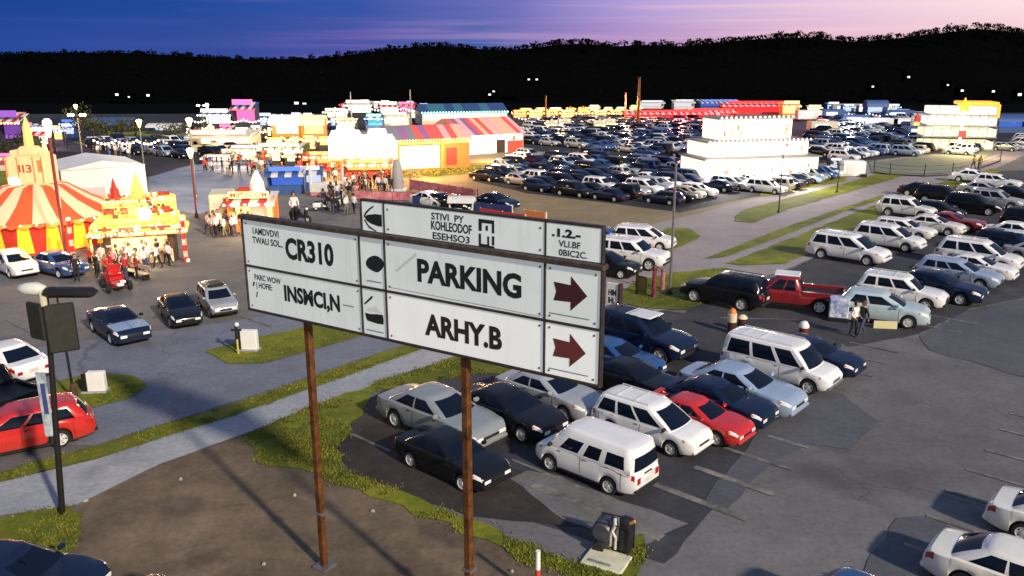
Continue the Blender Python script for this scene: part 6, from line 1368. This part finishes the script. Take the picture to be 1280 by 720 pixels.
def string(px0, px1, py, ytop, n, m, label):
    A_, B_ = G(px0, py), G(px1, py); z = top_z(A_, px0, ytop); o = empty('light_string', A_, 0, label, 'light string'); d = B_ - A_
    c = MB(); P_ = [d * (k / n) + Vector((0, 0, z - .5 * math.sin(math.pi * ((k % 6) / 6)))) for k in range(n + 1)]; c.path(P_, .03, 4); c.build('cable', DARKSTEEL, o)
    b = MB(); b.ball((0, 0, 0), .17, 8); me = b.mesh('bulb', m, 60)
    for p in P_: link('bulb', me, o, p - Vector((0, 0, .2)))
    for k in (0, n): 
        b = MB(); b.tube((P_[k].x, P_[k].y, 0), P_[k] + Vector((0, 0, .3)), .10, n=6); b.build('post', DARKSTEEL, o)
string(640, 788, 149, 139, 36, AB, 'string of amber bulbs over the row of amber stalls'); string(645, 700, 153, 145, 14, HOT, 'short string of white bulbs below the amber string'); string(420, 526, 152, 134, 30, HOT, 'string of white bulbs between the two thin grey masts')
string(238, 336, 168, 148, 26, HOT, 'string of white bulbs by the magenta tower'); string(800, 912, 146, 139, 26, RB, 'string of red bulbs over the long red tent'); string(1008, 1112, 150, 141, 24, glow('cool bulb', (.8, .9, 1), 4), 'string of cool white bulbs over the box trailers'); string(28, 84, 185, 158, 16, BB, 'string of blue bulbs over the narrow booths'); string(120, 200, 196, 174, 18, HOT, 'string of white bulbs over the dim car rows')

string(236, 340, 178, 160, 30, HOT, 'string of white bulbs over the row behind the cream building'); string(334, 412, 190, 170, 24, AB, 'string of amber bulbs before the orange canopies'); string(334, 426, 164, 148, 26, glow('pale bulb', (.7, .8, 1), 4), 'string of pale bulbs at the foot of the wood'); string(1120, 1168, 158, 148, 14, HOT, 'string of white bulbs behind the starred stand'); string(900, 990, 142, 131, 22, RB, 'string of red bulbs over the red hall')
crowd(34, [(240, 212), (335, 202), (345, 212), (330, 224), (250, 222)], 'strolling on the pale drive by the cream buildings', 'people on the pale drive', ['black', 'white', 'blue', 'red', 'black'])
crowd(26, [(100, 196), (190, 184), (225, 190), (220, 198), (130, 204)], 'in the dim crowd behind the white marquee', 'people behind the white marquee', ['black', 'white', 'white', 'blue'])

# ------------------------------------------------------------------ the dark wood and its hills
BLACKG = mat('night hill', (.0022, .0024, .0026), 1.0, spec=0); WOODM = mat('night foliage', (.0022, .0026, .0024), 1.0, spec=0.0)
RIDGE = [(-400, 66), (-100, 66), (0, 65), (80, 64), (160, 62), (240, 67), (300, 71), (340, 71), (410, 69), (460, 62), (520, 54), (560, 52), (600, 57), (640, 58), (700, 50), (730, 48), (760, 54), (800, 50), (860, 52), (900, 46), (960, 42), (1010, 40), (1060, 47), (1110, 42), (1150, 36), (1185, 32), (1210, 28), (1240, 30), (1280, 38), (1400, 34), (1700, 40)]
def ridge(px):
    for (a, ya), (b, yb) in zip(RIDGE, RIDGE[1:]):
        if a <= px <= b: return ya + (yb - ya) * (px - a) / (b - a)
    return 60
def rz_at(x, y):                                        # skyline height at a place 300-460 m out
    zc = y * CP; px = 640 + F * x / (y * CP + 2); return top_z(Vector((x, y, 0)), px, ridge(max(-399, min(1699, px))))
DW = 330.0
hm = MB(); rows = []
for i in range(0, 121):
    a = R(-52 + 104 * i / 120); sx, sy = math.sin(a), math.cos(a); r = []
    for k, (dd, fz) in enumerate(((262, 0), (275, .12), (292, .42), (312, .66), (335, .93), (380, .93), (460, .7), (560, .3), (700, .0))):
        x, y = sx * dd / max(.6, sy) * 1.0, dd; zt2 = rz_at(sx / sy * DW, DW); n_ = mnoise.noise(Vector((x * .02, y * .02, 0))) * 1.5
        r.append((x, y, max(-.5, zt2 * fz + n_ * fz * .5)))
    rows.append(r)
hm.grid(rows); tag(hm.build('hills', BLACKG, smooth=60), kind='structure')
wb = MB(); rn = random.Random(11)
def tree_clump(x, y, zb, h, r, n):
    wb.tube((x, y, zb - 1), (x, y, zb + h * .6), r * .09, r * .03, 5)
    for q in range(n):
        t = rn.random(); th = rn.uniform(0, 6.283); rr = r * (1 - .75 * t ** 1.5) * rn.uniform(.3, 1.0); z = zb + h * (.08 + .92 * t)
        p = Vector((x + rr * math.cos(th), y + rr * math.sin(th), z)); a = rn.uniform(0, 6.28); e = Vector((math.cos(a), math.sin(a) * .6, rn.uniform(-.6, .6))) * rn.uniform(.18, .5); f_ = Vector((-e.z, e.x * .3, abs(e.x) + .15)) * rn.uniform(.5, .9)
        wb.face([p - e, p + f_, p + e, p - f_ * .7])
for i in range(560):                                     # skyline trees, then two lower belts before them
    a = -1.0 + 2.0 * i / 559 + rn.uniform(-.004, .004); y = DW + rn.uniform(-14, 18); x = a * DW * .80; top = rz_at(x, y) + rn.uniform(-.6, .1) + (rn.random() < .06) * .9 + .5 * mnoise.noise(Vector((x * .03, 0, 0))); h = rn.uniform(7, 11); tree_clump(x, y, top - h, h, rn.uniform(3.0, 5.6), 150)
for i in range(420):
    a = -1.0 + 2.0 * i / 419 + rn.uniform(-.01, .01); y = 300 + rn.uniform(-10, 10); x = a * 280; top = rz_at(x, y) * rn.uniform(.55, .85); h = rn.uniform(6, 9); tree_clump(x, y, max(-.5, top - h), h, rn.uniform(2.2, 3.4), 36)
for i in range(320):
    a = -1.0 + 2.0 * i / 319 + rn.uniform(-.01, .01); y = 272 + rn.uniform(-6, 8); x = a * 260; h = rn.uniform(3.5, 6.5); tree_clump(x, y, -.3, h, rn.uniform(2, 3), 26)
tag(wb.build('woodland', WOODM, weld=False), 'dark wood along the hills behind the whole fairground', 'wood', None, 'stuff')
# lit windows of houses up in the wood
HOUSE = mat('night house wall', (.0015, .0015, .002), 1.0, spec=0); WIN = glow('house window', (.95, .95, .85), 1.4)
for k, (px, py, w_) in enumerate(((145, 114, 1.0), (160, 117, .6), (184, 115, 1.0), (370, 125, 1.4), (380, 126, 1.2), (612, 114, .8), (617, 110, .7), (661, 95, .7), (671, 95, .7), (1092, 104, .7), (1137, 92, .8), (1186, 102, .6), (1204, 109, .9), (1243, 110, .9), (1276, 114, 1.2))):
    r_ = ray(px, py); y = 258.0; x = r_.x * y / r_.y; z = HC + r_.z * y / r_.y; o = empty('house', (x, y, z - 2.4), 0, 'tiny dark house with one lit window in the black wood', 'house', 'far houses in the wood')
    b = MB(); b.cbox((0, 1.5, 1.0), (2.2, 2.4, 2.2), .05); b.build('wall', HOUSE, o)
    b = MB(); b.grid([[(-1.2, .1, 2.1), (-1.2, 1.5, 2.8), (-1.2, 2.9, 2.1)], [(1.2, .1, 2.1), (1.2, 1.5, 2.8), (1.2, 2.9, 2.1)]]); b.build('roof', HOUSE, o)
    b = MB(); b.cbox((0, .27, 1.4), (w_ * .9, .08, w_ * .6), .02); b.build('window', WIN, o)
# lit shrubs and small trees at the edge of the fair
TL = [mat('hedge leaf', (.035, .045, .010), .8), mat('hedge leaf painted lit', (.10, .11, .02), .8)]; TB = mat('bark', (.03, .02, .012), .9)  # second, paler leaf tone has the light put into its colour
def tree(px, py, h, r, label, n=420):
    o = empty('tree', G(px, py), rn.uniform(0, 6), label, 'tree', 'small trees behind the white marquee'); b = MB(); b.tube((0, 0, 0), (0, 0, h * .5), r * .12, r * .06, 7)
    for k in range(5): a = k * 1.26; b.tube((0, 0, h * (.3 + .04 * k)), (r * .6 * math.cos(a), r * .6 * math.sin(a), h * (.6 + .05 * k)), r * .05, r * .015, 5)
    b.build('trunk', TB, o); b = MB(); cl = [(Vector((rn.uniform(-.6, .6) * r, rn.uniform(-.6, .6) * r, h * rn.uniform(.45, .85))), r * rn.uniform(.35, .6)) for _ in range(9)]
    for q in range(n):
        c, cr_ = rn.choice(cl); v = Vector((rn.gauss(0, 1), rn.gauss(0, 1), rn.gauss(0, .8))).normalized() * cr_ * rn.uniform(.6, 1.05); p = c + v; e = Vector((rn.gauss(0, 1), rn.gauss(0, 1), rn.gauss(0, 1))).normalized() * .16; f_ = e.orthogonal().normalized() * .12; b.face([p - e, p + f_, p + e, p - f_], 1 if rn.random() < .3 else 0)
    b.build('crown', TL, o, weld=False)
for k, (px, py, h, r) in enumerate(((102, 178, 6.0, 2.6), (118, 176, 4.6, 2.2), (134, 174, 3.6, 2.2), (152, 173, 3.2, 2.0), (170, 172, 3.4, 2.1), (212, 180, 3.2, 2.0), (250, 182, 2.8, 1.8), (30, 200, 4.0, 2.0), (45, 205, 3.4, 1.8), (10, 206, 3.4, 2.0))): tree(px, py, h, r, ['tall dark round tree', 'dark bushy tree', 'low dark bush-like tree'][min(2, k)] + ' in the dim hedge row by the fair')
# ------------------------------------------------------------------ small wear on the ground
rn = random.Random(77)
STONE = mat('pale stone', (.35, .31, .26), .8, var=.3)
for k, (px, py) in enumerate(((368, 620), (466, 640), (330, 706), (640, 715), (107, 627), (548, 585), (226, 600))):
    b = MB(); pts = [Vector((.07 * math.cos(t) * rn.uniform(.6, 1.3), .055 * math.sin(t) * rn.uniform(.6, 1.3), 0)) for t in [2 * math.pi * q / 9 for q in range(9)]]
    rows = [[p * 1.0 for p in pts], [p * 1.05 + Vector((0, 0, .035)) for p in pts], [p * .6 + Vector((.01, 0, .075)) for p in pts], [p * .1 + Vector((.01, 0, .085)) for p in pts]]
    b.grid(rows, close=True); b.face(rows[-1])
    tag(b.build('stone', STONE, None, G(px, py) + Vector((0, 0, .008)), rn.uniform(0, 6), 50), 'small pale stone lying on the dirt or grass edge', 'stone', 'stones on the dirt')
# ------------------------------------------------------------------ the fair's own lamps: each hangs at a lit booth, string or lamp post
def fair_light(px, py, z, watts, col, dy=-1.5):
    d = bpy.data.lights.new('fair_lamp', 'POINT'); d.energy = watts * 2.0; d.color = col; d.shadow_soft_size = .5
    c = G(px, py); link('fair_lamp', d, None, (c.x, c.y + dy, z))
WM, AM, CW = (1.0, .72, .38), (1.0, .52, .18), (.85, .92, 1.0)
for a in ((178, 334, 2.6, 420, WM), (60, 330, 2.6, 300, AM), (120, 318, 4.2, 420, WM), (313, 294, 2.8, 380, WM), (405, 222, 3.0, 1500, AM), (455, 230, 3.0, 1500, AM), (540, 222, 3.2, 1800, AM), (620, 200, 3.0, 1500, WM), (300, 208, 3.0, 1500, WM), (360, 190, 3.5, 1800, AM), (280, 180, 4.0, 1800, WM), (900, 234, 3.0, 1300, (1, .93, .82)), (985, 234, 3.0, 1300, (1, .94, .86)), (50, 186, 3.0, 1500, (1, .5, .6)), (700, 158, 5.0, 4200, AM), (780, 158, 5.0, 3600, AM), (850, 158, 4.0, 3000, (1, .12, .10)), (930, 156, 4.5, 3000, (1, .12, .10)), (1060, 160, 4.5, 2600, CW), (1200, 194, 4.0, 1800, WM), (470, 165, 4.0, 3000, WM), (240, 262, 5.2, 700, (1, .8, .45)), (229, 236, 7.0, 1100, (1, .8, .45)), (490, 208, 3.4, 900, AM), (575, 212, 3.0, 900, AM)): fair_light(*a)
